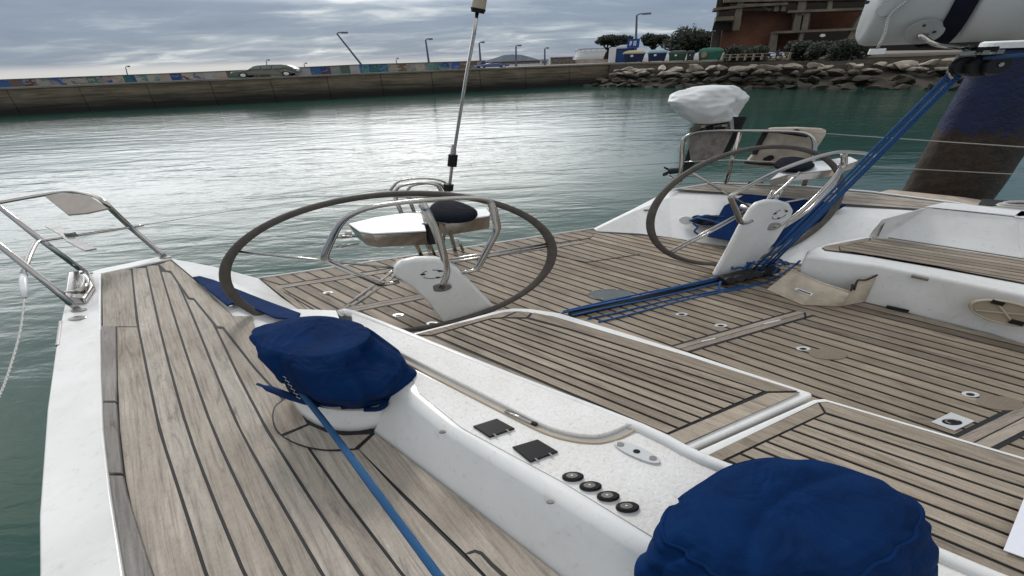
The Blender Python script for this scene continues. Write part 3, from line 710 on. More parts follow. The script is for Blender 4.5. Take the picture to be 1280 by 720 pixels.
bpoly('side_wall', [(888, 60), (891, 40), (902, 38), (900, 60)], .8, BCOND, 1.5)
bpoly('lamp_globe', [(1025, 45), (1027, 42.5), (1031, 42.5), (1032, 45), (1028, 46.5)], .3, WHITEP, -1.2)
# bank of shrubs in front of the building
for i, (x0, x1, t_, b_) in enumerate(((902, 935, 57, 69), (925, 962, 58, 69), (975, 1008, 52, 69), (998, 1040, 50, 68), (1030, 1085, 48, 68))):
    d_0 = 54-2*i; a, s_, d_ = facing((x0+x1)/2, d_0); W_ = (facing(x1, d_0)[0]-facing(x0, d_0)[0]).length/2; zt_ = zat((x0+x1)/2, t_, a)
    rt = thing('bush', Vector((a.x, a.y, QZ)), ['pale green bush left end of the brick wall', 'flat pale bush below the brick wall', 'dark bush behind the motorbike', 'dark bush under the dark floor slab', 'large dark bush left of the boom end'][i], 'bush')
    crown(rt, Vector((a.x, a.y, QZ+(zt_-QZ)*.35)), W_*1.05, 1.4, (zt_-QZ)*.75, 3600, SHRUB, .11, .6, 20+i, 'foliage')
    m = MB(); 
    for q in range(5): m.tube([a+Vector((0, 0, QZ-.1)), a+s_*(q-2)*W_*.3+Vector((0, 0, QZ+(zt_-QZ)*.4))], .04, 1, 5)
    m.build('stem', BARK, rt)
# fence
a0_, s_, d_ = facing(903, 52); a1_, _, _ = facing(985, 47.5); FW = plain('fence_wood', (.26, .20, .15), .8)
rt = thing('fence', Vector(((a0_.x+a1_.x)/2, (a0_.y+a1_.y)/2, QZ)), 'low tan two rail fence right of the bottle bank', 'fence')
zf = zat(930, 67.5, facing(930, 50.5)[0])
for i in range(9):
    p = a0_.lerp(a1_, i/8); m = MB(); m.box(p+Vector((0, 0, QZ+(zf-QZ)/2)), .10, .06, (zf-QZ)/2); m.build('fence_post', FW, rt)
for k in (.55, 1.0):
    m = MB(); D = (a1_-a0_).normalized(); z = QZ+(zf-QZ)*k; m.prism([a0_+Vector((0, 0, z-.04)), a1_+Vector((0, 0, z-.04)), a1_+Vector((0, 0, z+.02)), a0_+Vector((0, 0, z+.02))], Vector((0, .06, 0))); m.build('rail', FW, rt)
# motorbike
a, s_, d_ = facing(965, 44.5); rt = thing('motorbike', Vector((a.x, a.y, QZ)), 'small dark motorbike with a white fairing parked by the tan fence', 'motorbike')
for q in (-.45, .45):
    m = MB(); ring = [a+s_*(q+math.cos(i*.4488)*.24)+Vector((0, 0, QZ+.22+math.sin(i*.4488)*.17)) for i in range(14)]; m.tube(ring, .05, 1, 6, closed=True); m.build('wheel', RUBBER, rt)
m = MB(); m.loft([[a+s_*u+d_*w_+Vector((0, 0, QZ+z)) for w_ in (-.12, .12) for z in ((z0, z1) if w_ < 0 else (z1, z0))] for u, z0, z1 in ((-.5, .45, .5), (-.2, .3, .58), (.15, .3, .62), (.35, .45, .8), (.42, .6, .78))]); m.build('body', NAVYB, rt, bevel=.03)
m = MB(); m.box(a-s_*.05-d_*.15+Vector((0, 0, QZ+.42)), .2, .05, .09, s_, d_); m.build('fairing', WHITEP, rt, bevel=.03)
m = MB(); m.tube([a+s_*.38+Vector((0, 0, QZ+.3)), a+s_*.3+Vector((0, 0, QZ+.85)), a+s_*.18+Vector((0, 0, QZ+.88))], .03, 1, 6); m.build('handlebar', BLACK, rt)

# ================================================================== THE YACHT
yacht = thing('sailing_yacht', Vector((0, 1.2, 0)), 'white sailing yacht seen from its own side deck, with teak decks and twin steering wheels', 'sailing yacht')
def PL(pts, z): return [P(x, y, z) for x, y in pts]
def cubic_ring(cpx, cpy, rx, ry, z, n=40, wob=0, seed=0, ph=0):
    out = []
    for i in range(n):
        a = 2*math.pi*i/n; k = 1+wob*noise.noise(Vector((math.cos(a)*1.6+seed, math.sin(a)*1.6, z*3)))
        out.append(P(cpx+math.cos(a)*rx*k, cpy-math.sin(a)*ry*k, z))
    return out
def proj(q):
    q = Vector(q)-O; c = q.dot(Fv); return 640+CF*q.dot(Rv)/c, 360-CF*q.dot(Uv)/c

# ---- hull skirt
outl = PL([(54, 720), (53, 649), (62, 515), (72, 440), (79, 402), (84, 378), (108, 344), (130, 338), (207, 322)], SD)
left_far = P(48, 860, SD)+Ld*3.0+Vector((-.25, -.9, 0))
tr = PL([(325, 348), (742, 286)], SO)
rt_ = [P(835, 239, 1.78), P(893, 229, SD), P(1000, 233, SD), P(1090, 240, SD), P(1190, 253, SD), P(1290, 270, SD)]
rfar = rt_[-1]+Vector((1.4, -2.4, 0)); bow = Vector((5.2, -4.5, SD))
ring = [left_far, P(48, 860, SD)]+outl+tr+rt_+[rfar, bow]
cen = Vector((.6, .6, 0))
m = MB(); r0 = [p+Vector((0, 0, -.015)) for p in ring]; r1 = [cen+(Vector((p.x, p.y, 0))-cen)*.93+Vector((0, 0, .9)) for p in ring]; r2 = [cen+(Vector((p.x, p.y, 0))-cen)*.84+Vector((0, 0, -.3)) for p in ring]
m.loft([r0, r1, r2], caps=(False, True)); HULL = plain('hull_paint', (.72, .73, .73), .25, var=.03, coat=.3); m.build('hull', HULL, yacht, smooth_=False)

# ---- left gunwale and side deck
gx = [(54, 860), (54, 720), (53, 649), (62, 515), (72, 440), (79, 402), (84, 378), (108, 344), (130, 338)]
ys = [330, 400, 470, 540, 620, 720, 860]
S0 = [127, 128.5, 129, 133, 143, 160, 196]
tab = {1: [164, 171, 185, 200, 226, 258, 312], 2: [182, 197, 215, 235, 265, 306.5, 375], 3: [198, 219, 242, 267, 304, 356, 440], 4: [212, 243, 271, 301, 346, 404, 498],
       5: [225, 265, 298, 335, 386, 452, 560], 6: [285, 318, 340, 372, 428, 504, 625], 7: [340, 350, 380, 412, 469, 553, 690], 8: [400, 410, 425, 430, 504, 605, 760], 9: [0, 0, 0, 466, 571, 698, 880]}
def sx(k, y): return lerp_tab(tab[k] if k else S0, ys, y)
m = MB()
m.prism([P(54, 860, SD)-Vector((.02, 0, 0))]+PL(gx[1:], SD-.01)+PL([(207, 322), (215, 326), (128, 345), (128, 400), (130, 470), (133, 540), (143, 620), (160, 720), (196, 860)], SD-.01), (0, 0, .022))
m.build('gunwale', GEL, yacht, bevel=.012)
m = MB(); m.poly([P(x, y, SD+.003) for x, y in [(129, 345), (206, 328), (214, 324), (245, 352), (312, 415), (345, 460), (480, 460), (467, 541), (571, 620), (698, 720), (880, 860), (196, 860), (160, 720), (143, 620), (133, 540), (129, 470), (128.5, 400)]])
m.build('deck_caulking', CAULK, yacht)
# planks of the side deck
side = MB(); G = 2.9
def strip(k0, k1, y0, y1, g0=None, g1=None, n=14):
    g0 = G if g0 is None else g0; g1 = G if g1 is None else g1
    L_, R_ = [], []
    for i in range(n+1):
        y = y0+(y1-y0)*i/n; sc_ = (.35+.65*(y-300)/420)
        a = (k0(y) if callable(k0) else sx(k0, y))+g0*sc_; b = (k1(y) if callable(k1) else sx(k1, y))-g1*sc_
        L_.append(P(a, y, SD+.006)); R_.append(P(b, y, SD+.006))
    side.loft([[l, r, r-Vector((0, 0, .008)), l-Vector((0, 0, .008))] for l, r in zip(L_, R_)])
def toe_in(y): return lerp_tab([145, 146, 147, 150, 160, 192, 246], ys, y)
strip(toe_in, 1, 409, 860, .6); strip(0, 1, 337, 408, 0)
for i, (y0, y1) in enumerate(((335, 860), (332, 860), (340, 860))): strip(i+1, i+2, y0, y1)
strip(4, 5, 360, 860); strip(5, 6, 395, 860); strip(6, 7, 450, 860)
side.f += []
ip = [(200, 331), (208, 338), (214, 339), (237, 372), (243, 373), (272, 408), (280, 409), (320, 460), (352, 495), (372, 515), (345, 455), (312, 415), (245, 352), (213, 326)]
side.build('side_deck_planking', T_SIDE, yacht); m = MB(); m.poly(PL([(198, 331), (205, 339.5), (213, 341.5), (235, 374.5), (242, 375.5), (270, 410.5), (278, 411.5), (318, 462), (350, 497)]+ip[9:], SD+.0066)); m.build('king_caulking', CAULK, yacht)
side = MB(); side.prism(PL(ip, SD+.0068), (0, 0, .003))
side.build('side_deck_planking', T_SIDE, yacht)
m = MB()
a = PL([(128.5, 410), (129, 470), (131, 504)], SD+.004); b = PL([(131, 506), (133, 540), (139, 594)], SD+.004); c = PL([(139.5, 597), (143, 620), (160, 720), (196, 860)], SD+.004)
for seg, ins in ((a, [(147, 504), (147, 470), (146, 410)]), (b, [(155, 594), (150, 540), (147, 506)]), (c, [(247, 860), (193, 720), (161, 620), (156, 597)])):
    m.prism(seg+PL(ins, SD+.004), (0, 0, .018))
m.build('toe_board', T_DARK, yacht, bevel=.004)
# curved boards around the winch island and the inner king plank
m = MB(); m.poly(smooth([P(x, y, SD+.009) for x, y in [(353, 499), (342.5, 509), (340, 523), (344, 537), (353, 546), (369, 555), (386, 560.5), (404, 563.5), (422, 564), (448, 562)]], 5)+[P(468, 541, SD+.009), P(430, 500, SD+.009)]); m.build('winch_island_caulking', CAULK, yacht)
m = MB()
o_ = [(355, 501), (344.5, 510), (342.5, 523), (346, 536), (352, 543)]; i_ = [(384, 530), (378, 520), (374, 508), (368, 498)]
m.prism(smooth(PL(o_, SD+.0095), 5)+PL(i_, SD+.0095), (0, 0, .003))
o_ = [(355, 546), (369, 553), (386, 558.5), (404, 561.5), (418, 561.8), (443, 560.5)]; i_ = [(462, 543.5), (430, 545), (408, 541), (387, 532)]
m.prism(smooth(PL(o_, SD+.0095), 5)+PL(i_, SD+.0095), (0, 0, .003)); m.build('winch_island_board', T_SIDE, yacht)
m = MB(); m.prism(PL([(449, 562), (469, 543), (571, 620), (696, 718), (878, 858), (763, 858), (608, 720), (584, 694), (507, 619)], SD+.0075), (0, 0, .0035)); m.build('king_plank', T_SIDE, yacht)
s_ = MB(); s_.prism(PL([(581, 693), (587, 690), (594, 687.5), (603, 690.5), (616, 704), (650, 734), (760, 830), (752, 830), (642, 734), (612, 707), (601, 694.5), (594, 691), (588, 693)], SD+.0078), (0, 0, .0045)); s_.build('caulk_joggle', CAULK, yacht)
side2 = MB()
side = MB(); strip(7, 8, 560, 860); side.build('side_deck_planking', T_SIDE, yacht)

# ---- left coaming with winch island
E1 = [(467, 541), (524, 584), (586, 632), (648, 681), (698, 720), (880, 860)]
CR = [(500, 482), (560, 532), (620, 568), (690, 609), (795, 672), (1010, 800)]
m = MB(); lo = PL(E1, SD-.01); hi = PL(CR, CO)
RG = [(405, 392), (438, 390), (525, 424), (620, 463), (700, 495), (800, 533), (876, 573), (1010, 625), (1240, 722), (1500, 830)]
def rg(x): 
    xs_ = [p[0] for p in RG]; return lerp_tab([p[1] for p in RG], xs_, x)
rid = [(438, 390), (525, 424), (640, 471), (800, 533), (1010, 625), (1500, 830)]
hr = PL(rid, CO); n = len(lo)
mid1 = [l.lerp(h, .55)+Vector((0, 0, .02)) for l, h in zip(lo, hi)]; mid2 = [l.lerp(h, .86)+Vector((0, 0, .022)) for l, h in zip(lo, hi)]
inn = [h+(h-l)*.10 for l, h in zip(lo, hi)]
for i, h in enumerate(inn): h.z = CO
rows = [lo, mid1, mid2, inn]
for a, b in zip(rows, rows[1:]):
    for i in range(n-1): m.quad(a[i], a[i+1], b[i+1], b[i])
for i in range(n-1): m.quad(inn[i], inn[i+1], hr[i+1]+Vector((0, 0, .0)), hr[i])
down = [Vector((p.x, p.y, SO-.05))+Td*.03 for p in hr]
for i in range(n-1): m.quad(hr[i], hr[i+1], down[i+1], down[i])
o = m.build('coaming', GEL, yacht, smooth_=False)
bm = bmesh.new(); bm.from_mesh(o.data); bmesh.ops.remove_doubles(bm, verts=bm.verts, dist=.002); bmesh.ops.recalc_face_normals(bm, faces=bm.faces); bm.to_mesh(o.data); bm.free()
for p in o.data.polygons: p.use_smooth = True
md = o.modifiers.new('b', 'BEVEL'); md.width = .022; md.segments = 4; md.limit_method = 'ANGLE'; md.angle_limit = .3
md = o.modifiers.new('w', 'WEIGHTED_NORMAL')
# textured non skid on the top
m = MB(); m.prism(PL([(472, 441), (550, 479), (625, 517), (672, 541), (700, 551), (725, 556), (750, 557), (780, 549), (804, 539), (872, 577), (1000, 628), (1230, 724), (1010, 790), (812, 669), (702, 602), (642, 570), (577, 535), (524, 492), (512, 465)], CO+.001), (0, 0, .0025)); m.build('nonskid_panel', NSK, yacht)
# locker lid; the gap's beige shadow line is a coloured tube
gapl = [(440, 420), (477, 438), (550, 475), (625, 513), (675, 538), (700, 547), (725, 552), (750, 553), (775, 547), (797, 535)]
m = MB(); pts = smooth([P(x, y, CO+.003) for x, y in gapl], 4); m.tube(pts, .0062, 1.5, 8); m.build('lid_gap_shadow', BEIGE, yacht)
m = MB(); gi = smooth([P(x, y, CO+.001) for x, y in [(443, 416), (480, 434.5), (553, 471.5), (628, 509.5), (677, 534.5), (702, 543.5), (727, 548.5), (748, 549), (768, 543.5), (784, 535.5)]], 4)
ro = PL([(800, 537), (640, 474.5), (525, 428), (440, 395)], CO+.001); m.prism(gi+ro, (0, 0, .022)); m.build('locker_lid', NSK, yacht, bevel=.012)
m = MB(); m.tube(smooth(PL([(425, 392), (440, 391.5), (525, 425.5), (640, 472.5), (800, 535), (876, 573), (1010, 625), (1240, 722), (1500, 830)], CO+.006), 3), .018, 1.7, 12); m.build('coaming_rail', GEL, yacht, smooth_=True)
# winch island
m = MB(); m.loft([cubic_ring(436, 492, 74, 52, SD-.02), cubic_ring(438, 484, 76, 48, SD+.05), cubic_ring(440, 475, 78, 40, 1.895), cubic_ring(440, 472, 74, 36, 1.905)]); m.build('winch_island', GEL, yacht, smooth_=True, bevel=0)
# hull quarter behind the side deck on the left: slopes down to the cockpit sole
m = MB()
qa = PL([(213, 323), (245, 350), (300, 384), (345, 400), (420, 388)], SD); qc = [P(323, 348, SO+.02), P(352, 372, SO), P(385, 394, SO), P(430, 420, SO), P(500, 420, SO)]
qm = [a.lerp(b, .45)+Vector((0, 0, .06)) for a, b in zip(qa, qc)]; qm[0] = qa[0].lerp(qc[0], .5)+Vector((0, 0, .02))
for i in range(4): m.quad(qa[i], qa[i+1], qm[i+1], qm[i]); m.quad(qm[i], qm[i+1], qc[i+1], qc[i])
m.quad(qa[1], P(312, 415, SD+.001), P(360, 470, SD+.001), qa[2]); m.quad(qa[2], P(360, 470, SD+.001), P(440, 440, SD+.001), qa[4])
o = m.build('stern_quarter', GEL, yacht, bevel=.02)

# ---- cockpit sole
m = MB(); solep = PL([(325, 348), (742, 286), (840, 296), (912, 308), (985, 327), (1010, 335), (1090, 379), (1280, 431), (1500, 492), (1500, 760), (900, 700), (400, 450), (385, 394)], SO)
m.poly([p for p in solep]); m.build('sole_caulking', CAULK, yacht)
SA = math.radians(-35.5); SB = math.radians(-38.5)
dA = Vector((math.cos(SA), math.sin(SA), 0)); dB = Vector((math.cos(SB), math.sin(SB), 0))
L0 = P(348, 359, SO); m = MB()
R0 = L0+Td*4.1+Vector((0, 0, 0))
body = PL([(350, 357), (738, 299), (745, 291), (840, 298), (912, 309), (985, 328), (1010, 336), (1090, 379), (1280, 431), (1500, 492), (1500, 760), (900, 700), (560, 440), (396, 398)], SO)
planks(m, body, (L0, L0+dA), (R0, R0+dB), 36, .018, mi=0, ext=14)
m.build('sole_planking', T_SOLE, yacht)
# transom boards
m = MB(); tb = PL([(327, 349), (742, 286.5), (746, 290), (738, 297.5), (352, 356)], SO)
L0b = P(327, 349, SO); planks(m, tb, (L0b, L0b+dA), (L0b+Td*4.1, L0b+Td*4.1+dA), 30, .018, ext=2); m.build('transom_planking', T_SOLE, yacht)
m = MB(); m.tube(PL([(323, 348), (742, 285.5)], SO+.004), .011, 1.5, 8); m.build('transom_edge', GEL, yacht, smooth_=True)
m = MB(); m.prism(PL([(327, 350), (349, 357), (397, 400), (386, 396)], SO+.002), (0, 0, .006)); m.build('margin_board', T_SOLE, yacht)
bk = MB(); bd = MB()
def cross(x0, y0, x1, y1, wd, lines=2):
    a = P(x0, y0, SO); b = P(x1, y1, SO); n_ = Ld*wd/2
    bk.prism([a-n_*1.35+Vector((0, 0, .0056)), b-n_*1.35+Vector((0, 0, .0056)), b+n_*1.35+Vector((0, 0, .0056)), a+n_*1.35+Vector((0, 0, .0056))], (0, 0, .0006))
    for k in range(lines):
        u = -1+2*k/lines+.06; v = -1+2*(k+1)/lines-.06
        bd.prism([a+n_*u+Vector((0, 0, .0068)), b+n_*u+Vector((0, 0, .0068)), b+n_*v+Vector((0, 0, .0068)), a+n_*v+Vector((0, 0, .0068))], (0, 0, .0015))
cross(347, 360, 730, 303, .075); cross(397, 396, 560, 365, .10); cross(850, 437, 1006, 392, .10); cross(1205, 560, 1300, 512, .12)
bk.build('cross_board_caulking', CAULK, yacht); bd.build('cross_board', T_CROSS, yacht)
m = MB(); m.tube(PL([(686, 318), (733, 328), (800, 318)], SO+.006), .0045, 2, 6); m.build('hatch_seam', CAULK, yacht); m = MB(); m.tube(PL([(355, 365), (408, 396)], SO+.006), .005, 2, 6); m.build('hatch_seam', CAULK, yacht)
# little sole fittings
for x, y in ((410, 366), (498, 394), (540, 404.5), (852, 393), (901, 407), (1004, 436), (1213, 493)):
    m = MB(); m.disc(P(x, y, SO+.006), .022, .004, 2.2, 16); f_ = m.build('deck_socket', POLISH, yacht); m = MB(); m.disc(P(x, y, SO+.0105), .011, .001, 2.2, 12); m.build('socket_hole', BLACK, f_)
for x, y in ((1035, 443), (1250, 504)):
    m = MB(); m.disc(P(x, y, SO+.0055), .052, .004, 2.4, 32); m.build('inspection_cover', plain('cover_brown', (.20, .165, .125), .75, bmp=.5, bscale=80), yacht)
m = MB(); m.disc(P(762, 368, SO+.0055), .082, .006, 2.37, 36); f_ = m.build('hatch_cover', plain('hatch_grey', (.075, .095, .10), .5), yacht)
m = MB(); c = P(762, 368, SO+.012); m.tube([c+Vector((math.cos(i*.2244)*.082*2.3, math.sin(i*.2244)*.080, 0)) for i in range(28)], .003, 1, 5, closed=True); m.build('hatch_ring', STEELD, f_)
for i in range(8):
    m = MB(); m.disc(c+Vector((math.cos(i*.785+.3)*.070*2.37, math.sin(i*.785+.3)*.070, 0)), .005, .002, 2.2, 8); m.build('screw', STEEL, f_)
# square chrome fitting
m = MB(); q = PL([(1163, 528), (1188, 516), (1218, 527), (1193, 539)], SO+.006); m.prism(q, (0, 0, .006)); f_ = m.build('lashing_plate', POLISH, yacht, bevel=.002)
m = MB(); c = P(1190, 527.5, SO+.0125); m.disc(c, .020, .001, 2.6, 24); m.build('lashing_recess', BLACK, f_)
m = MB(); m.tube([c+Vector((math.cos(i*.5)*.014*2.4, math.sin(i*.5)*.014, .004)) for i in range(9)], .003, 2, 6); m.build('lashing_eye', STEELD, f_)
for x0, y0, x1, y1 in ((877, 427, 894, 423), (955, 405, 975, 400)):
    m = MB(); m.tube(PL([(x0, y0), (x1, y1)], SO+.009), .004, 2, 6); m.build('hinge_strip', WHITEP, yacht)
m = MB(); m.tube(PL([(1006, 391), (1007, 397)], SO+.009), .005, 2, 6); m.build('hatch_seam', CAULK, yacht)

# ---- near seats
def seat(outline, teak_out, border, mitres, l0, l1, n, ext=0, name='cockpit_seat'):
    m = MB(); top = PL(outline, ST); m.prism([Vector((p.x, p.y, SO-.02)) for p in top], (0, 0, ST-SO+.02)); s = m.build(name, GEL, yacht, bevel=.014)
    m = MB(); m.poly(PL(teak_out, ST+.004)); m.build('seat_caulking', CAULK, s)
    m = MB()
    for b in border: m.prism(PL(b, ST+.005), (0, 0, .004))
    inner, = mitres
    planks(m, PL(inner, ST+.004), [P(*q, ST) for q in l0], [P(*q, ST) for q in l1], n, .0135, .0045, ext=ext)
    m.build('seat_planking', T_SEAT, s); return s
out1 = [(497, 421), (560, 405), (622, 388), (640, 385), (662, 385.5), (700, 391), (860, 440), (1014, 490.5), (1016, 494), (862, 562), (760, 560), (600, 500)]
tk1 = [(517, 419), (560, 407.5), (630, 390), (650, 389), (690, 395), (860, 445), (1000, 490.5), (846, 560), (820, 556), (700, 520)]
b_out = [[(519, 418.5), (628, 391), (645, 389.8), (628, 397), (612, 398.5), (540, 419)],          # aft end board
         [(648, 389.6), (664, 391), (658, 397), (633, 397)],
         [(667, 391.2), (690, 396), (860, 446), (996, 489), (958, 489.5), (860, 458), (715, 412), (662, 397.5)],          # outer margin
         [(999, 491.5), (960, 492), (835, 544.5), (836, 559), (846, 559)],          # forward end board
         [(519, 421), (540, 421.5), (700, 489), (832, 546), (832, 559), (700, 508)]]
in1 = [(543, 420), (614, 400), (630, 399), (658, 399.5), (712, 414), (860, 460), (952, 490), (833, 542), (700, 486)]
seat(out1, tk1, b_out, [in1], [(543, 421), (833, 544)], [(665, 399), (956, 490)], 9)
out2 = [(864, 566), (1017, 498.5), (1030, 497), (1280, 570), (1500, 634), (1700, 1000), (1200, 760), (1000, 640)]
tk2 = [(872, 575), (1022, 503), (1034, 502), (1280, 574.5), (1500, 639), (1690, 990), (1000, 640)]
b2 = [[(874, 574.5), (1022, 504.5), (1029, 516.5), (903, 575.5)], [(1025, 504), (1035, 503.5), (1280, 576), (1500, 641), (1520, 670), (1280, 594), (1033, 516)]]
in2 = [(908, 577), (1031, 518.5), (1280, 597), (1520, 673), (1680, 980), (1000, 640)]
seat(out2, tk2, b2, [in2], [(908, 577), (1250, 728)], [(1031, 518.5), (1280, 597)], 8, ext=2)
m = MB(); m.tube(PL([(505, 418.5), (533, 430)], CO-.03), .008, 2, 8); m.build('seat_hinge', STEEL, yacht)

# ---- right-hand seat
m = MB(); o3 = [(1007, 319), (1010, 312), (1026, 305), (1083, 293.5), (1112, 294), (1280, 320), (1500, 356), (1700, 480), (1500, 428), (1280, 368), (1100, 332)]
top = PL(o3, ST); m.prism([Vector((p.x, p.y, SO-.02)) for p in top], (0, 0, ST-SO+.02)); s3 = m.build('cockpit_seat', GEL, yacht, bevel=.028)
tk3 = [(1027, 310), (1032, 307.5), (1084, 297.5), (1108, 298.5), (1280, 325), (1500, 361), (1650, 450), (1280, 355), (1100, 321.5), (1031, 313)]
m = MB(); m.poly(PL(tk3, ST+.004)); m.build('seat_caulking', CAULK, s3)
m = MB(); m.prism(PL([(1028, 310), (1033, 308), (1085, 298), (1087, 301), (1048, 308.5), (1049, 314.5), (1032, 312.5)], ST+.005), (0, 0, .004))
planks(m, PL([(1049, 309), (1088, 301.3), (1088, 298.5), (1108, 299.3), (1280, 326), (1500, 362), (1640, 446), (1280, 354), (1100, 320.5), (1051, 314)], ST+.004), [P(1031, 314, ST), P(1280, 356, ST)], [P(1085, 296, ST), P(1280, 325, ST)], 8, .011, .0045, ext=1)
m.build('seat_planking', T_SEAT, s3)
FA, FB = P(1090, 379, SO), P(1280, 431, SO); FN = Vector(((FB-FA).y, -(FB-FA).x, 0)).normalized()
if FN.dot(O-FA) < 0: FN = -FN
FD = (FB-FA).normalized()
def face(x, y, off=0.0):
    return PV(x, y, FA+FN*off, FB+FN*off)
m = MB(); c = face(1150, 347, .03); m.box(c, .045, .012, .012, FD, FN); m.build('seat_latch', STEEL, s3, bevel=.003)
m = MB(); a, b = face(1108, 383, .035), face(1136, 389, .035); m.tube([a, b], .011, 1, 10); m.build('drain_slot', BLACK, s3)
# round tan locker with spokes
c = face(1256, 390, .032); m = MB(); er = lambda k, o: [c+FN*o+FD*math.cos(i*.1571)*.165*k+Vector((0, 0, math.sin(i*.1571)*.082*k)) for i in range(40)]
m.loft([er(1.0, 0), er(1.0, .012), er(.93, .016), er(.88, .010), er(.5, .008), er(.02, .008)]); rl = m.build('round_locker', TAN, s3)
m = MB(); m.tube([c+FN*.014+FD*math.cos(i*.2244)*.155+Vector((0, 0, math.sin(i*.2244)*.079)) for i in range(28)], .007, 1, 6, closed=True); m.build('locker_rim', TANL, rl)
m = MB()
for i in range(4):
    an = .5+i*1.571; m.tube([c+FN*.014, c+FN*.014+FD*math.cos(an)*.14+Vector((0, 0, math.sin(an)*.07))], .007, 1.2, 6)
m.build('locker_spoke', TANL, rl)
for u, v, l in ((-.06, .060, .028), (.07, -.045, .030), (.13, .03, .018)):
    m = MB(); m.box(c+FN*.018+FD*u+Vector((0, 0, v)), l, .006, .014, FD, FN); m.build('locker_catch', BLACK, rl)
# coaming, backrest on the right
m = MB()
bk0 = [P(1085, 296, ST), P(1108, 297, ST), P(1280, 323.5, ST), P(1500, 359, ST)]
bk1 = [P(1089, 285, 1.83), P(1110, 286.5, 1.83), P(1280, 308, 1.83), P(1500, 338, 1.83)]
bk1 = None
bk2 = [P(1103, 274, 1.98), P(1161, 258.5, 2.02), P(1270, 271, 2.02), P(1500, 298, 2.02)]
bk3 = [P(1110, 271, 1.98), P(1182, 253.5, 2.02), P(1280, 263.5, 2.02), P(1500, 288, 2.02)]
bk1 = [a.lerp(b, .34)+Vector((.02, .02, 0)) for a, b in zip(bk0, bk2)]
bk4 = [Vector((p.x, p.y, SD-.1))+Vector((.05, .03, 0)) for p in bk3]
for r0, r1 in zip((bk0, bk1, bk2, bk3), (bk1, bk2, bk3, bk4)):
    for i in range(3): m.quad(r0[i], r0[i+1], r1[i+1], r1[i])
m.quad(bk0[0], bk1[0], bk2[0], bk4[0])
o = m.build('backrest', GEL, yacht)
bm = bmesh.new(); bm.from_mesh(o.data); bmesh.ops.remove_doubles(bm, verts=bm.verts, dist=.002); bm.to_mesh(o.data); bm.free()
for p in o.data.polygons: p.use_smooth = True
md = o.modifiers.new('b', 'BEVEL'); md.width = .018; md.segments = 4; md.limit_method = 'ANGLE'; md.angle_limit = .5; o.modifiers.new('w', 'WEIGHTED_NORMAL')
m = MB(); m.tube(PL([(1110, 297), (1280, 323.5), (1500, 359)], ST+.012), .006, 1.6, 6); m.build('seat_track', STEELD, yacht)
m = MB(); m.tube([P(1165, 260, 2.025), P(1268, 271, 2.025)], .003, 1.5, 6); m.build('coaming_seam', BLACKM, yacht)
# white quarter and inner side on the right
t1 = [P(742, 285.5, SO+.01), P(790, 262, 1.62), P(836, 238, 1.78), P(930, 243, SD+.003), P(1050, 256.5, SD+.003), P(1150, 264, SD+.003)]
b1 = [P(746, 289, SO), P(800, 292, SO), P(840, 297, SO), P(912, 309, SO), P(985, 328, SO), P(1120, 340, SO)]
mm = [a.lerp(b, .25)+Vector((0, 0, .05))-Td*.02 for a, b in zip(t1, b1)]; mm[0] = t1[0].lerp(b1[0], .5)
m = MB()
for r0, r1 in ((t1, mm), (mm, b1)):
    for i in range(5): m.quad(r0[i], r0[i+1], r1[i+1], r1[i])
m.build('stern_quarter', GEL, yacht, smooth_=True)
# far side deck
m = MB(); m.poly(PL([(838, 237), (893, 229.5), (1000, 233.5), (1089, 241), (1190, 254), (1290, 271), (1160, 262), (1146, 263), (1055, 257.5), (930, 243.8)], SD+.006)); m.build('deck_caulking', CAULK, yacht)
m = MB(); planks(m, PL([(842, 236.6), (893, 230.5), (1000, 234.5), (1089, 242.5), (1180, 254), (1150, 261.5), (1055, 255), (930, 242.4)], SD+.006), [P(842, 237, SD), P(1055, 257, SD)], [P(893, 230, SD), P(1089, 241, SD)], 4, .014, .004, ext=2); m.build('far_deck_planking', T_DARK if False else T_SIDE, yacht)
m = MB(); m.tube(PL([(836, 238), (893, 228.6), (1000, 232.5), (1089, 240), (1190, 253), (1290, 270)], SD+.01), .012, 2, 8); m.build('toe_rail', GEL, yacht, smooth_=True)

# ---- steering wheels
def wheel(C, a, b, spokes, name='steering_wheel'):
    C, a, b = Vector(C), Vector(a), Vector(b); n_ = a.cross(b).normalized()
    if n_.dot(O-C) < 0: n_ = -n_
    m = MB(); m.tube([C+a*math.cos(i*math.pi/48)+b*math.sin(i*math.pi/48) for i in range(96)], .0178, 2.1, 14, closed=True)
    rm = m.build(name, RIM, yacht, smooth_=True)
    for th, dbl in spokes:
        for q in ((-.022, .022) if dbl else (0,)):
            e = C+a*math.cos(th+q)*.985+b*math.sin(th+q)*.985; m = MB(); m.tube([C+n_*.0+(a*math.cos(th+1.57)+b*math.sin(th+1.57))*q*1.1, e], .008, 2.0, 8); m.build('spoke', STEEL, rm, smooth_=True)
    m = MB(); m.disc(C-n_*.07, .035, .08, 1.8, 20, up=n_); m.build('hub', STEELD, rm)
    return C, a, b, n_
def theta(C, a, b, x, y):
    best = min(range(360), key=lambda k: (Vector(proj(Vector(C)+Vector(a)*math.cos(math.radians(k))+Vector(b)*math.sin(math.radians(k))))-Vector((x, y))).length)
    return math.radians(best)
W1 = ((-.764, 2.187, 2.016), (1.068, .183, 0), (-.021, .024, .511)); W2 = ((2.206, 3.113, 2.003), (1.018, .27, 0), (-.067, .048, .518))
wheel(*W1, [(theta(*W1, x, y), d) for x, y, d in ((300, 319, 0), (690, 305, 1), (400, 402, 1), (430, 250, 0))][:3])
wheel(*W2, [(theta(*W2, x, y), d) for x, y, d in ((862, 215, 0), (832, 322, 1), (1052, 240, 0))])
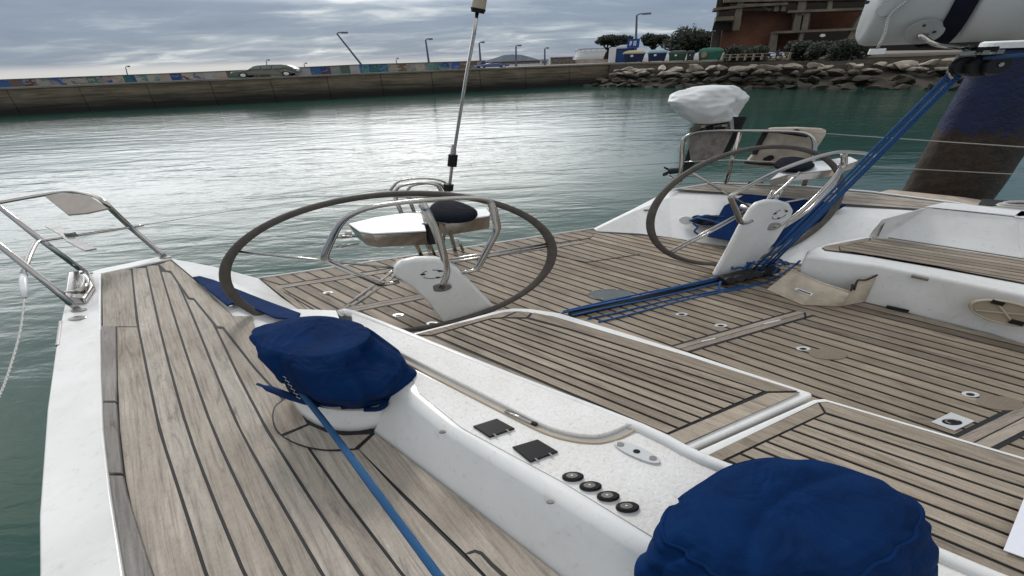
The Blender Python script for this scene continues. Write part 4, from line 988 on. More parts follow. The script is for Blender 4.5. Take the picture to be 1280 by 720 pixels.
# ---- pedestals
def pedestal(topc, ztop, botc, zbot, outline, th, disc, plate):
    A = P(*topc, ztop); B = P(*botc, zbot); n_ = Td.cross(B-A).normalized()
    if n_.dot(O-A) < 0: n_ = -n_
    f = [PN(x, y, A, n_) for x, y in outline]
    m = MB(); m.prism(f, -n_*th); pd = m.build('steering_pedestal', GEL, yacht, bevel=.022)
    ax = (A-B).normalized()
    def on_(x, y, off): return PN(x, y, A+n_*off, n_)
    c = on_(*disc, .002); m = MB(); 
    for k in range(4):
        m.tube([c+Td*math.cos(k*1.571+.25+j*.22)*.078+ax*math.sin(k*1.571+.25+j*.22)*.042 for j in range(6)], .0022, 1, 5)
    m.build('throttle_ring', BLACKM, pd)
    for k in range(3):
        m = MB(); m.box(c+Td*math.cos(k*2.1+.6)*.07+ax*math.sin(k*2.1+.6)*.036, .014, .006, .003, Td, ax, n_); m.build('ring_mark', BLACKM, pd)
    m = MB(); m.disc(on_(*plate, .0), .036, .008, 2.2, 24, up=n_); m.build('guard_base', STEELD, pd)
    return A, n_, on_
A1_, n1_, on1 = pedestal((520, 330), 2.07, (585, 395), 1.54, [(491, 345), (493, 335), (502, 328), (520, 324), (545, 324), (562, 329), (581, 346), (626, 393), (650, 418), (570, 425), (532, 376), (512, 358)], .06, (542, 343), (551, 359))
A2_, n2_, on2 = pedestal((970, 256), 2.10, (925, 340), SO+.02, [(893, 346), (912, 312), (926, 285), (940, 262), (948, 254), (960, 250.5), (975, 250.5), (988, 255), (993, 263), (990, 272), (970, 303), (940, 336), (918, 348)], .05, (975, 268), (966, 283))
# ---- guards and instrument pods
def gtube(pts, r, name='guard_rail', par=None, w=2.1, sm=4, mat=None):
    m = MB(); m.tube(pts, r, w, 12, sm=sm); return m.build(name, mat or STEEL, par or yacht, smooth_=True)
GA = on1(551, 359, .0); GB = GA+Td
def g1(x, y, off=0): 
    o_ = -Ld*off; return PV(x, y, GA+o_, GB+o_)
gs = gtube([on1(551, 360, 0), g1(558, 338), g1(549, 300), g1(540, 278), g1(528, 255)], .014, 'pod_guard', sm=3)
gtube([g1(498, 352, .06), g1(477, 356, .03), g1(470, 353), g1(440, 340), g1(412, 327), g1(406, 321), g1(414, 300), g1(425, 280), g1(440, 268), g1(470, 258), g1(528, 250.5), g1(580, 247.5), g1(605, 249), g1(614, 254), g1(619, 272), g1(621, 287), g1(612, 306), g1(598, 333), g1(592, 338), g1(578, 340.5)], .0135, 'guard_rail', gs, sm=3)
def pod(top, z, drop, lean, name='instrument_pod'):
    t = PL(top, z); m = MB()
    cx = sum(t, Vector())/len(t); low = [cx+(p-cx)*.93+Vector((0, 0, -drop))+lean for p in t]
    m.loft([[p+Vector((0, 0, -.002)) for p in t], low], caps=(False, True)); pp = m.build(name, STEEL, yacht)
    m = MB(); m.prism(t, (0, 0, .012)); m.build('pod_lid', WHITEP, pp, bevel=.005); return pp
pd1 = pod([(436, 281), (470, 273), (508, 267.5), (527, 268), (533, 290), (466, 293.5), (450, 291)], 2.13, .125, Vector((.0, .03, 0)))
pd1b = pod([(541, 277), (550, 266), (608, 262), (613, 268), (612, 271), (556, 280)], 2.13, .115, Vector((0, .03, 0)))
m = MB(); c = P(538, 283, 2.12); m.box(c-Vector((0, 0, .06)), .05, .03, .09, Td, Ld); m.build('pod_clamp', BLACK, pd1, bevel=.01)
m = MB(); m.disc(P(440, 292, 2.08), .03, .05, 1.6, 14, up=-Td); m.build('pod_knob', STEELD, pd1)
for x in (430, 436): 
    gtube([g1(424, 296 if x == 430 else 308), P(446, 296 if x == 430 else 305, 2.07)], .009, 'pod_bracket', pd1, sm=0)
# black cloth cover lying on the pod, compass under it
def lump(name, rings, mat, label, cat, wob=.06, seed=0, parent=None, n=44, amp=.012, freq=9):
    m = MB(); R = []
    for (cx, cy, rx, ry, z) in rings: R.append(cubic_ring(cx, cy, rx, ry, z, n, wob, seed))
    m.loft(R)
    for v in m.v:
        d = noise.noise_vector(v*freq+Vector((seed*3.1, 0, 0))); cr = (abs(noise.noise(v*freq*.8+Vector((seed, 5, 2))))-.2)*amp*1.6; v += Vector((d.x*1.6, d.y, d.z+cr))*amp if 0 else Vector((d.x*1.6*amp, d.y*amp, d.z*amp+cr))
    kw = dict(label=label, cat=cat) if parent is None else {}
    return m.build(name, mat, parent, smooth_=True, sub=1, **kw)
lump('compass_cover', [(564, 273, 31, 7, 2.145), (565, 269, 34, 10, 2.165), (565, 263, 31, 10, 2.20), (560, 257, 22, 7, 2.235), (556, 253, 10, 3, 2.25), (556, 253, 3, 1, 2.25)], BAGB, 'black cloth compass cover on the instrument pod of the near wheel', 'compass cover', seed=2, amp=.006)
# far pod and guard
GA2 = on2(966, 283, .0); GB2 = GA2+Td
def g2(x, y, off=0):
    o_ = -Ld*off; return PV(x, y, GA2+o_, GB2+o_)
gs2 = gtube([on2(966, 283, 0), g2(980, 279), g2(1000, 265), g2(1017, 250), g2(1035, 232), g2(1050, 214), g2(1055, 204), g2(1055, 192)], .0145, 'pod_guard', sm=3)
gtube([on2(940, 276, .0), g2(930, 279), g2(925, 276), g2(920, 262), g2(914, 249), g2(917, 243), g2(932, 235), g2(972, 214), g2(1009, 200), g2(1035, 192.5), g2(1052, 190), g2(1079, 191.5), g2(1100, 196)], .0135, 'guard_rail', gs2, sm=3)
gtube([g2(978, 285, .05), g2(1012, 262, .05), g2(1045, 226, .05), g2(1050, 205, .03)], .010, 'guard_rail', gs2, sm=3)
gtube([g2(952, 262, .1), g2(968, 237, .1)], .009, 'guard_rail', gs2, sm=0); gtube([g2(963, 258, .1), g2(978, 237, .1)], .009, 'guard_rail', gs2, sm=0)
gtube([g2(958, 252, .1), g2(982, 232, .1), g2(1000, 215, .1)], .008, 'guard_rail', gs2, sm=2)
pd2 = pod([(962, 226), (985, 208), (1020, 203), (1062, 197), (1072, 202), (1040, 213), (985, 219)], 2.14, .07, Ld*.0)
lump('compass_cover', [(992, 209, 27, 7, 2.15), (992, 206, 26, 8, 2.19), (992, 202, 21, 6, 2.22), (991, 198.5, 12, 3, 2.245), (990, 197.5, 4, 1, 2.25)], BAGB, 'black cloth compass cover on the far wheel instrument pod', 'compass cover', seed=5, amp=.006)

# ---- backstay
bs0 = P(553, 316, SO+.02); z_ = 1.9
def bs(x, y): return PV(x, y, bs0, bs0+Vector((.82, -.0, 0))*1+Vector((0, -.12, 0)))
m = MB(); m.tube([bs0, bs(561, 240), bs(566, 200), bs(582, 100), bs(592, 45), bs(597, 12)], .010, 1.5, 10); bk_ = m.build('backstay', STEEL, yacht, smooth_=True)
m = MB(); a, b = bs(597, 16), bs(602, -12); m.tube([a, a.lerp(b, .2)], [.030, .036], 1.7, 14); m.build('backstay_collar', BLACK, bk_); m = MB(); m.tube([a.lerp(b, .2), a.lerp(b, 1.6)], .034, 1.6, 14); m.build('backstay_adjuster', TANL, bk_)
for (x0, y0, x1, y1, r) in ((565, 208, 566.5, 193, .027), (565, 205, 566, 199, .019), (560, 238, 561, 230, .030)):
    m = MB(); m.tube([bs(x0, y0), bs(x1, y1)], r, 1.7, 14); m.build('backstay_fitting', BLACK, bk_, bevel=.004)
m = MB(); m.tube([bs(566.5, 192), bs(567.5, 180)], [.018, .012], 1.6, 10); m.build('turnbuckle', STEEL, bk_)

# ---- folded swim ladder at the transom
lb = P(525, 321, SO); lp = lambda x, y, o=0: PV(x, y, lb-Ld*o, lb-Ld*o+Td)
m = MB(); m.tube([lp(528, 322), lp(500, 262), lp(494, 243), lp(500, 233), lp(520, 229), lp(540, 230), lp(550, 236), lp(556, 262), lp(570, 318)], .011, 2, 10, sm=3); ld_ = m.build('swim_ladder', STEEL, yacht, smooth_=True)
m = MB(); m.tube([lp(540, 322, .08), lp(512, 250, .08), lp(510, 237, .08), lp(520, 231, .08), lp(545, 229, .08), lp(556, 236, .08), lp(566, 262, .08)], .010, 2, 10, sm=3); m.build('ladder_rail', STEEL, ld_, smooth_=True)
m = MB(); m.tube([lp(488, 238, .12), lp(500, 226, .12), lp(530, 223, .12), lp(552, 226, .12), lp(560, 232, .12)], .009, 2, 10, sm=3); m.build('ladder_rail', STEEL, ld_, smooth_=True)
for t in (0, 1, 2):
    m = MB(); y = 246+t*20; m.tube([lp(496+t*6, y), lp(555+t*4, y)], .010, 2, 8); m.build('ladder_rung', STEEL, ld_, smooth_=True)
m = MB(); m.tube([lp(545, 322, -.02), lp(535, 300, -.02), lp(549, 290, -.02)], .009, 2, 8); m.tube([lp(580, 316, -.02), lp(572, 298, -.02)], .009, 2, 8); m.build('ladder_foot', STEEL, ld_, smooth_=True)

# ---- left pushpit
T2 = 2.36
m = MB(); m.tube([P(207, 322, SD), P(185, 303, 1.94), P(163, 284, 2.08), P(140, 262.5, 2.25), P(130, 252, 2.32), P(118, 245, T2-.01), P(92, 240, T2), P(60, 242.5, T2), P(0, 253, T2), P(-60, 265, T2)], .0145, 2.1, 12, sm=3); pp = m.build('pushpit_rail', STEEL, yacht, smooth_=True)
m = MB(); m.tube([P(108, 342, SD), P(50, 299, 2.12), P(0, 259, 2.34), P(-30, 235, 2.44)], .0145, 2.1, 12); m.build('rail_post', STEEL, pp, smooth_=True)
m = MB(); m.tube([P(99, 388, SD), P(50, 347, 2.02), P(0, 307, 2.22), P(-40, 275, 2.36)], .0145, 2.1, 12); m.build('rail_post', STEEL, pp, smooth_=True)
m = MB(); m.tube([P(29, 342, 2.05), P(36, 322, 2.10), P(44, 305, 2.13), P(52, 301, 2.13), P(75, 297.5, 2.12), P(110, 292, 2.10), P(163, 284, 2.08), P(178, 281.5, 2.07)], .011, 2.0, 10, sm=3); m.build('mid_rail', STEEL, pp, smooth_=True)
for q in ((99, 388), (108, 342), (207, 322)):
    m = MB(); m.disc(P(*q, SD+.012), .024, .008, 2.2, 18); m.build('rail_foot', STEELD, pp)
m = MB(); pl = [P(57, 246.5, T2-.01), P(80, 242, T2-.01), P(112, 246, T2-.01), P(137, 262, T2-.08), P(110, 268, T2-.10), P(86, 270, T2-.10)]
m.prism(pl, (0, 0, .012)); m.build('corner_plate', plain('plate_deck_reflection', (.27, .235, .205), .35, var=.25, vscale=4), pp, bevel=.004)  # brown of the reflected deck put into the stainless plate's colour
m = MB(); q = PL([(57, 284), (73, 280), (85, 292), (93, 297), (122, 312), (107, 315), (84, 303), (76, 295)], 2.125); m.prism(q, (0, 0, .012)); m.build('flag_bracket', STEELD, pp, bevel=.004)
m = MB(); m.disc(P(90, 295.5, 2.125), .022, .035, 2, 14); m.build('bracket_hub', STEELD, pp)
m = MB(); m.tube([P(30, 340, 2.05), P(29, 352, 2.03), P(30, 362, 2.0), P(31, 372, 1.97)], [.014, .013, .010], 2, 10); ws = m.build('wire_terminal', WHITEP, pp, smooth_=True)
m = MB(); m.tube([P(31, 370, 1.97), P(26, 410, 1.93), P(15, 452, 1.90), P(-3, 500, 1.86), P(-40, 560, 1.82)], .0045, 1.6, 8, sm=3); m.build('guard_wire', ROPEW, ws, smooth_=True)
# fairlead and filler cap
m = MB(); fr = []
for z, (x0, y0, x1, y1) in ((SD+.012, (80, 345, 120, 381)), (SD+.05, (81, 341, 117, 373)), (SD+.075, (82, 340, 106, 362))):
    fr.append(PL([(x0, y1), (x0+3, y0), (x1-6, y0-2), (x1, (y0+y1)/2), (x1-12, y1)], z))
m.loft(fr); fl = m.build('fairlead', STEEL, yacht, bevel=.012)
m = MB(); m.tube([P(76, 366, SD+.05), P(100, 363, SD+.075), P(108, 350, SD+.085), P(103, 342, SD+.08)], .014, 2, 10, sm=3); m.build('fairlead_horn', STEEL, fl, smooth_=True)
m = MB(); m.disc(P(97, 398, SD+.012), .026, .006, 2.3, 24); f_ = m.build('filler_cap', STEEL, yacht); m = MB(); m.disc(P(97, 398, SD+.0185), .018, .001, 2.2, 20); m.build('cap_slot', STEELD, f_)
m = MB(); m.tube([P(76, 402, SD+.01), P(72, 432, SD+.01)], .008, 1.5, 8); m.build('rubbing_strip', STEELD, yacht)
# stern guard wires
for pts in (((178, 281.5, 2.07), (300, 262, 2.09), (490, 236, 2.10)), ((216, 319, 1.86), (330, 298, 1.84), (500, 270, 1.86))):
    m = MB(); m.tube([P(*q) for q in pts], .0028, 1.2, 6); m.build('guard_wire', STEELD, yacht)
# ---- right pushpit
PB1, PB2 = P(850, 227, SD), P(907, 230, SD)
pr = lambda x, y, o=0: PV(x, y, PB1-Ld*o, PB2-Ld*o)
PE = P(1290, 270, SD); ps = lambda x, y: PV(x, y, PB2, PE)
m = MB(); m.tube([pr(850, 227), pr(852, 200), pr(853, 180), pr(858, 171), pr(872, 165), pr(895, 163), pr(925, 163.5)]+[ps(940, 163.5), ps(975, 164), ps(1000, 165.5), ps(1012, 169), ps(1018, 178), ps(1016, 200), ps(1005, 232)], .015, 2.0, 12, sm=3); rp = m.build('pushpit_rail', STEEL, yacht, smooth_=True)
m = MB(); m.tube([pr(907, 230), pr(925, 165)], .0145, 2, 12); m.build('rail_post', STEEL, rp, smooth_=True)
m = MB(); m.tube([pr(852, 203), pr(880, 201), pr(916, 200), ps(960, 202), ps(1012, 206)], .009, 2, 10); m.build('mid_rail', STEEL, rp, smooth_=True)
m = MB(); m.tube([pr(836, 220, .15), pr(850, 230, .02)], .013, 2, 8); m.build('rail_brace', STEEL, rp, smooth_=True)
for pts in (((1016, 166), (1290, 184.5)), ((1014, 205), (1080, 208), (1290, 219))):
    m = MB(); m.tube([ps(*q) for q in pts], .0045, 1.3, 6); m.build('guard_wire', STEELD, yacht)
for q in ((745, 325, 330), ): pass
m = MB(); m.tube([lp(575, 221), PY(700, 213, 4.4), pr(850, 203)], .0028, 1.2, 6); m.build('guard_wire', STEELD, yacht)
# small fittings on the right quarter, white cleat beyond
m = MB(); m.disc(P(808, 263, 1.64), .018, .012, 2, 12); m.build('eye_fitting', STEELD, yacht)
m = MB(); m.tube([P(936, 229, SD+.03), P(948, 227, SD+.04), P(954, 228, SD+.03)], .014, 2, 8); m.build('cleat', STEEL, yacht)

# ================================================================== LOOSE THINGS
# outboard motor on the right pushpit and its cover
om = thing('outboard_motor', pr(890, 200, .15), 'dark outboard motor with a grey bracket clamped to the far stern rail', 'outboard motor')
oq = lambda x, y, o=.22: pr(x, y, o)
m = MB(); f = [oq(x, y, .12) for x, y in ((869, 161), (880, 154), (914, 153), (917, 166), (903, 194), (893, 204), (884, 207), (870, 203), (868, 185))]; m.prism(f, -Ld*.07); m.build('bracket', GREYPL, om, bevel=.01)
m = MB(); m.loft([[oq(x, y, o) for x, y, o in q] for q in (((867, 146, .2), (932, 146, .2), (932, 146, .5), (867, 146, .5)), ((870, 156, .2), (926, 156, .2), (926, 156, .5), (870, 156, .5)))]); m.build('motor_pan', BLACK, om)
m = MB(); m.loft([[oq(x0, y, .28), oq(x1, y, .28), oq(x1, y, .42), oq(x0, y, .42)] for x0, x1, y in ((868, 884, 156), (861, 873, 185), (854, 869, 205), (847, 858, 213))]); lg = m.build('leg', BLACKM, om, bevel=.01)
m = MB(); m.loft([[oq(x, y, o) for x, y, o in ((x0, y0, .34), (x1, y1, .34), (x1, y1, .37), (x0, y0, .37))] for x0, y0, x1, y1 in ((853, 205, 868, 209), (846, 222, 850, 224))]); m.build('skeg', BLACKM, lg)
m = MB(); m.tube([oq(860, 210, .36), oq(848, 213, .36), oq(838, 214, .36), oq(835, 214, .36)], [.035, .04, .03], 1.4, 10); m.build('gear_case', BLACKM, lg, smooth_=True)
for an in (0, 2.1, 4.2):
    c = oq(837, 214, .36); m = MB(); e1 = Td*math.cos(an)+Vector((0, 0, 1))*math.sin(an)*.5; m.prism([c, c+e1*.1+Ld*.02, c+e1*.14-Ld*.01, c+e1*.08-Ld*.04], (-.012, 0, .006)); m.build('propeller_blade', BLACK, lg)
m = MB(); m.loft([[oq(x0, y, .30), oq(x1, y, .30), oq(x1, y, .38), oq(x0, y, .38)] for x0, x1, y in ((918, 934, 146), (908, 922, 172), (901, 910, 193))]); m.build('tiller_arm', BLACKM, om, bevel=.008)
rnd = random.Random(3)
for i in range(9):
    m = MB(); c = oq(870+rnd.random()*45, 151+rnd.random()*12, .10); m.box(c, .02+rnd.random()*.03, .02, .012+rnd.random()*.015, Td, Ld); m.build('clamp_part', BLACK if i % 3 else STEELD, om, bevel=.004)
m = MB(); m.tube([oq(868, 168, .09), oq(880, 160, .09), oq(893, 156, .09), oq(915, 152, .09)], .008, 1.5, 6, sm=2); m.build('fuel_hose', BLACK, om)
m = MB(); m.tube([oq(914, 148, .1), oq(915, 162, .1)], .014, 2, 8); m.build('clamp_screw', STEELD, om)
# white cover
Z = lambda y: oq(888, y, .33).z
cv = MB(); R = []
ax_ = Td.copy(); ay_ = Ld.copy()
for (x0, x1, y, dp, xs) in ((866, 916, 150, .16, 0), (862, 921, 150.5, .20, 0), (846, 933, 139, .25, 0), (834, 942, 124, .27, 0), (845, 934, 115, .25, 0), (862, 914, 109, .17, 0), (876, 902, 107, .07, 0)):
    a, b = oq(x0, y, .33), oq(x1, y, .33); c = (a+b)/2; h = (b-a).length/2; ring = []
    for i in range(40):
        t = 2*math.pi*i/40; ct, st_ = math.cos(t), math.sin(t); k = 1/max(abs(ct)**2.6+abs(st_)**2.6, 1e-6)**(1/2.6)
        ring.append(c+Td*ct*k*h+Ld*st_*k*dp)
    R.append(ring)
keys = [(866, 917, 151, .12), (860, 922, 150, .17), (849, 929, 143, .21), (838, 938, 132, .25), (832, 943, 124, .26), (837, 939, 118, .24), (849, 927, 112, .20), (864, 912, 108.5, .14), (880, 897, 107.4, .05), (886, 890, 107.3, .01)]
nn = 96; R = []
for ki in range(len(keys)-1):
    for kj in range(6):
        t_ = kj/6; x0, x1, y, dp = [a+(b-a)*t_ for a, b in zip(keys[ki], keys[ki+1])]
        a, b = oq(x0, y, .33), oq(x1, y, .33); c = (a+b)/2; h = (b-a).length/2; ring = []
        for i in range(nn):
            t = 2*math.pi*i/nn; q = c+Td*math.cos(t)*h*1.13+Vector((0, -1, 0))*math.sin(t)*dp; u = Vector((q.x*1.1, q.y*2.2, q.z*2.4))
            e = abs(noise.noise(u*2.1))*.085+abs(noise.noise(u*4.6+Vector((3, 3, 3))))*.040-.040
            w_ = (q-c); l_ = max(w_.length, .05); q = q-w_/l_*e*(.5+.7*min(1, l_/.3)); q.z -= e*.28*(1 if ki < 7 else .5)
            ring.append(q)
        R.append(ring)
cv = MB(); cv.loft(R)
o = cv.build('motor_cover', WHITEC, None, smooth_=True, label='crumpled white cover tied over the head of the outboard motor', cat='motor cover')
m = MB(); m.tube([R[5][i]+Vector((0, -.004, -.004)) for i in range(0, nn, 2)], .006, 1.4, 6, closed=True); m.build('drawcord', BEIGE, o)
# cream pouch on the rail
def pb(x, y, o=0.0): return PV(x, y, PB2-Ld*.0+Vector((0, 0, 0))-FN*o, PE-FN*o)
cp = MB(); rows_ = [((956, 158.5), (1034, 159.5)), ((952, 166), (1036, 166)), ((944, 190), (1018, 188)), ((928, 203), (1008, 206)), ((930, 208), (1000, 212))]
R = []
for k, ((x0, y0), (x1, y1)) in enumerate(rows_):
    th = (.05, .09, .09, .09, .03)[k]; a = []; n = 12
    fr = [pb(x0+(x1-x0)*i/n, y0+(y1-y0)*i/n, .10+th*.0) for i in range(n+1)]; bk2_ = [pb(x0+(x1-x0)*i/n, y0+(y1-y0)*i/n, .10+th*3) for i in range(n, -1, -1)]
    R.append(fr+bk2_)
cp.loft(R)
for v in cp.v: q = noise.noise_vector(v*5); v += q*.02
cpo = cp.build('canvas_pouch', CREAM, None, smooth_=False, sub=1, label='cream canvas pouch with black straps hung on the far stern rail', cat='pouch')
for p in cpo.data.polygons: p.use_smooth = True
for pts, r in ((((955, 163), (975, 165), (1010, 170)), .016), (((957, 165), (950, 178), (943, 193)), .020), (((931, 203), (950, 205), (970, 206)), .014)):
    m = MB(); m.tube([pb(*q, .06) for q in pts], r, 1.8, 8); m.build('strap', BLACKM, cpo)
for q in ((958, 164), (995, 164.5), (959, 199), (963, 197)):
    m = MB(); m.disc(pb(*q, .04), .03, .03, 1.6, 12, up=FN); m.build('buckle', BLACK, cpo, bevel=.004)

# blue seat-back cloths
def sheet(name, pts, mat, label, cat, th=.03, group=None, off=Vector((0, 0, .02))):
    m = MB(); m.prism([p+off for p in pts], Vector((0, 0, th))); return m.build(name, mat, None, bevel=.012, label=label, cat=cat)
q_ = [P(243, 350.5, SD+.01), P(252, 349, SD+.02), P(270, 354, SD), P(300, 366, SD-.03), P(335, 380, SD-.04), P(378, 396, SD-.03), P(372, 404, SD), P(345, 402, SD+.01), P(322, 391, SD+.02), P(298, 382.5, SD+.015), P(286, 386.5, SD+.012), P(262, 367, SD+.012)]
sheet('blue_cloth', q_, NAVY2, 'folded blue cloth cover lying on the near stern quarter behind the wheel', 'cloth cover', .015)
m = MB(); m.disc(P(289, 383, SD+.05), .007, .006, 2, 10); m.build('snap_button', STEEL, bpy.data.objects['blue_cloth'])
ra = [P(884, 296, SO+.09), P(905, 258, 1.74), P(929, 245, SD+.03), P(935, 243.5, SD+.035), P(1012, 251, SD+.035), P(1058, 257, SD+.03), P(1030, 272, SD-.02), P(1005, 290, SD-.16), P(972, 309, SO+.08), P(925, 303, SO+.10)]
m = MB(); m.prism(ra, -FN*-.0+Vector((-.02, -.03, .02))); m.build('blue_cloth', NAVY2, None, bevel=.008, label='blue cloth cover fixed over the far stern quarter behind the far wheel', cat='cloth cover')
# knotted line on far quarter
lump('rope_bundle', [(888, 277, 26, 6, 1.62), (888, 274, 25, 6, 1.64), (886, 272, 18, 4, 1.66), (884, 271, 8, 1.5, 1.67)], BAGB, 'dark bundle of blue line on the white far stern quarter', 'rope bundle', seed=11, amp=.02, freq=14)
rb = bpy.data.objects['rope_bundle']
for pts in (((862, 276, 1.66), (880, 270, 1.69), (905, 271, 1.69)), ((866, 279, 1.65), (872, 284, 1.60), (868, 289, 1.57), (874, 294, 1.53)), ((870, 272, 1.68), (890, 276, 1.69), (902, 280, 1.66))):
    m = MB(); m.tube([P(*q) for q in pts], .009, 1.5, 8, sm=3); m.build('line', ROPE, rb, smooth_=True)
m = MB(); m.disc(P(858, 275, 1.62), .05, .02, 1.8, 20, up=FN); m.build('vent_dome', GEL, yacht, bevel=.008)

# winch covers
CROWS = []
def canvas(name, rings, mat, label, cat, seed, fold=.03, crease=()):
    keys = rings; R_ = []; n = 120; lv = 5
    for i in range(len(keys)-1):
        for j in range(lv): t = j/lv; R_.append([a+(b-a)*t for a, b in zip(keys[i], keys[i+1])])
    R_.append(list(keys[-1])); z0, z1 = keys[0][4], keys[-1][4]; m = MB(); out = []
    for (cx, cy, rx, ry, z) in R_:
        h = (z-z0)/(z1-z0); ring = []; c0 = P(cx, cy, z)
        for i in range(n):
            a = 2*math.pi*i/n; u = Vector((math.cos(a), math.sin(a), 0))
            q = P(cx+math.cos(a)*rx, cy-math.sin(a)*ry, z)
            f1 = max(0, 1-abs(noise.noise(Vector((u.x*1.5+seed, u.y*1.5, h*.9+seed*.7))))*4.5)
            f2 = noise.noise(Vector((u.x*1.4-seed, u.y*1.4, h*1.5)))
            f3 = max(0, 1-abs(noise.noise(Vector((u.x*1.0+4+seed, u.y*1.0+h*1.8, h*.9))))*6)
            fade = min(1, h*7)*min(1, (1.02-h)*6)
            d = fade*fold*(f2*1.5-(f1*f1*(3-2*f1))*.8-(f3*f3*(3-2*f3))*.7)
            v = q-c0; r = v.length
            if r > .02: q = c0+v*(1+d/max(r, .2))
            rr_ = math.hypot(rx*math.cos(a)/rings[0][2], ry*math.sin(a)/rings[0][3])
            if h > .8: q.z += (noise.noise(Vector((q.x*3.2+seed, q.y*5, 1)))*.022-max(0, 1-abs(noise.noise(Vector((q.x*1.5+seed*2, q.y*2.6, 7))))*6)**2*.010)*min(1, (h-.8)*8)
            ring.append(q)
        out.append(ring)
    m.loft(out); CROWS[:] = out; return m.build(name, mat, None, smooth_=True, label=label, cat=cat)
def stitch(par, pts, mat=None):
    m = MB()
    for i in range(len(pts)-1): m.tube([pts[i], pts[i+1]], .0016, 1.3, 4)
    m.build('stitching', mat or ROPEW, par)
c1 = canvas('winch_cover', [(437, 477, 81, 36, 1.905), (435, 473, 84, 38, 1.96), (431, 467, 85, 40, CO+.03), (424, 459, 84, 41, CO+.09), (405, 443, 79, 38, CO+.14), (391, 431, 78, 32, CO+.18), (388, 424, 77, 27, CO+.205), (390, 420, 74, 23, CO+.218), (392, 418, 64, 19, CO+.222), (394, 417, 44, 13, CO+.222), (396, 416, 20, 6, CO+.222), (396, 416, 4, 1, CO+.222)], NAVY, 'navy canvas winch cover slumped over the aft winch with a blue rope coming out', 'winch cover', 3.3, .026)
m = MB(); m.loft([cubic_ring(441, 476, 77, 38, 1.90), cubic_ring(441, 475, 77, 38, 1.925), cubic_ring(441, 474, 60, 28, 1.927)]); m.build('winch_base', plain('winch_ring', (.52, .48, .43), .55), yacht, smooth_=False)
# seam tape zigzag and drawstring toggles
zz_ = [P(342+i*1.9+(2.2 if i % 2 else -2.2), 443+i*2.75, CO+.155-.0045*i) for i in range(18)]
m = MB(); m.tube([P(322, 480, 1.93), P(345, 489, 1.945), P(372, 499, 1.95), P(398, 507, 1.945)], [.006, .014, .015, .013, .010], 1.8, 8, sm=3); m.build('drawstring', NAVY2, c1, smooth_=True)
m = MB(); m.tube([P(428, 509, 1.93), P(452, 506, 1.945), P(470, 502, 1.95), P(481, 504, 1.945), P(474, 511, 1.935), P(456, 512, 1.93)], .010, 1.9, 10, sm=3); m.build('toggle_knot', NAVY2, c1, smooth_=True)
m = MB(); zig = [P(345+i*1.75+(1.6 if i % 2 else -1.6), 443+i*2.55, CO+.155-.005*i)+Vector((0, -.03, 0)) for i in range(20)]
m = MB(); m.tube(zig, .0013, 1.2, 4); m.build('stitching', ROPEW, c1)
c2 = canvas('winch_cover', [(987, 745, 184, 70, CO+.01), (987, 730, 188, 80, CO+.05), (987, 712, 186, 86, CO+.09), (988, 690, 180, 86, CO+.15), (988, 668, 170, 82, CO+.195), (987, 655, 160, 77, CO+.215), (986, 647, 148, 70, CO+.228), (985, 642, 122, 56, CO+.236), (984, 639, 70, 32, CO+.240), (984, 638, 30, 14, CO+.241), (984, 638, 6, 3, CO+.241)], NAVY, 'large navy canvas winch cover in the right foreground', 'winch cover', 8.1, .022)
m = MB(); cc = sum(CROWS[23], Vector())/120; m.tube([q+(q-cc)*.004 for q in CROWS[24]], .0050, 1.5, 6, closed=True); m.build('piping', NAVY, c2, smooth_=True)
m = MB(); wr = [P(985, 745, CO+.0), ]; m.disc(P(985, 748, CO+.003), .075, .03, 2.3, 30); m.build('winch_base', STEELD, yacht)
# rope from the first cover over the side deck
m = MB(); m.tube([P(376, 490, 1.99), P(388, 505, 1.975), P(410, 533, 1.965), P(455, 594, CO-.01), P(500, 655, CO-.04), P(548, 720, CO-.06), P(650, 860, CO-.09)], .0085, 1.9, 12, sm=4)
m.build('sheet_rope', ROPEL, None, smooth_=True, label='taut light blue rope running from the aft winch cover over the side deck', cat='rope')
# switches on the coaming
def flip_lid(pts):
    m = MB(); m.prism(PL(pts, CO+.004), (0, 0, .009)); s = m.build('socket_lid', BLACK, yacht, bevel=.003)
    (x1, y1), (x2, y2) = pts[2], pts[3]
    for t in (.25, .75):
        m = MB(); x, y = x1+(x2-x1)*t, y1+(y2-y1)*t; m.tube([P(x-3, y-3, CO+.014), P(x+2, y+1, CO+.010)], .0022, 1.5, 6); m.build('lid_hinge', STEEL, s)
flip_lid([(591, 534), (621, 524.5), (644, 537), (612, 548)]); flip_lid([(640, 560), (672, 550.5), (698, 566), (663, 579)])
for i, (x, y) in enumerate(((716, 596), (738, 608), (760, 620.5), (784, 634))):
    m = MB(); m.disc(P(x, y+1, CO+.003), .0155, .013, 2.37, 26, taper=.85); s = m.build('push_button', BLACK, yacht)
    m = MB(); m.disc(P(x-1, y-1.5, CO+.016), .009, .002, 2.2, 18); m.build('button_face', GREYPL, s); m = MB(); m.disc(P(x-1, y-2, CO+.0182), .0018, .0006, 2.2, 10); m.build('button_mark', WHITEP, s)
m = MB(); m.tube([P(632, 514, CO+.012), P(668, 530, CO+.012)], .006, 1.8, 10); s = m.build('lid_hinge', STEEL, yacht, smooth_=True)
m = MB(); m.tube([P(665, 528.5, CO+.012), P(671, 531, CO+.012)], .0068, 1.8, 10); m.build('hinge_cap', BLACK, s)
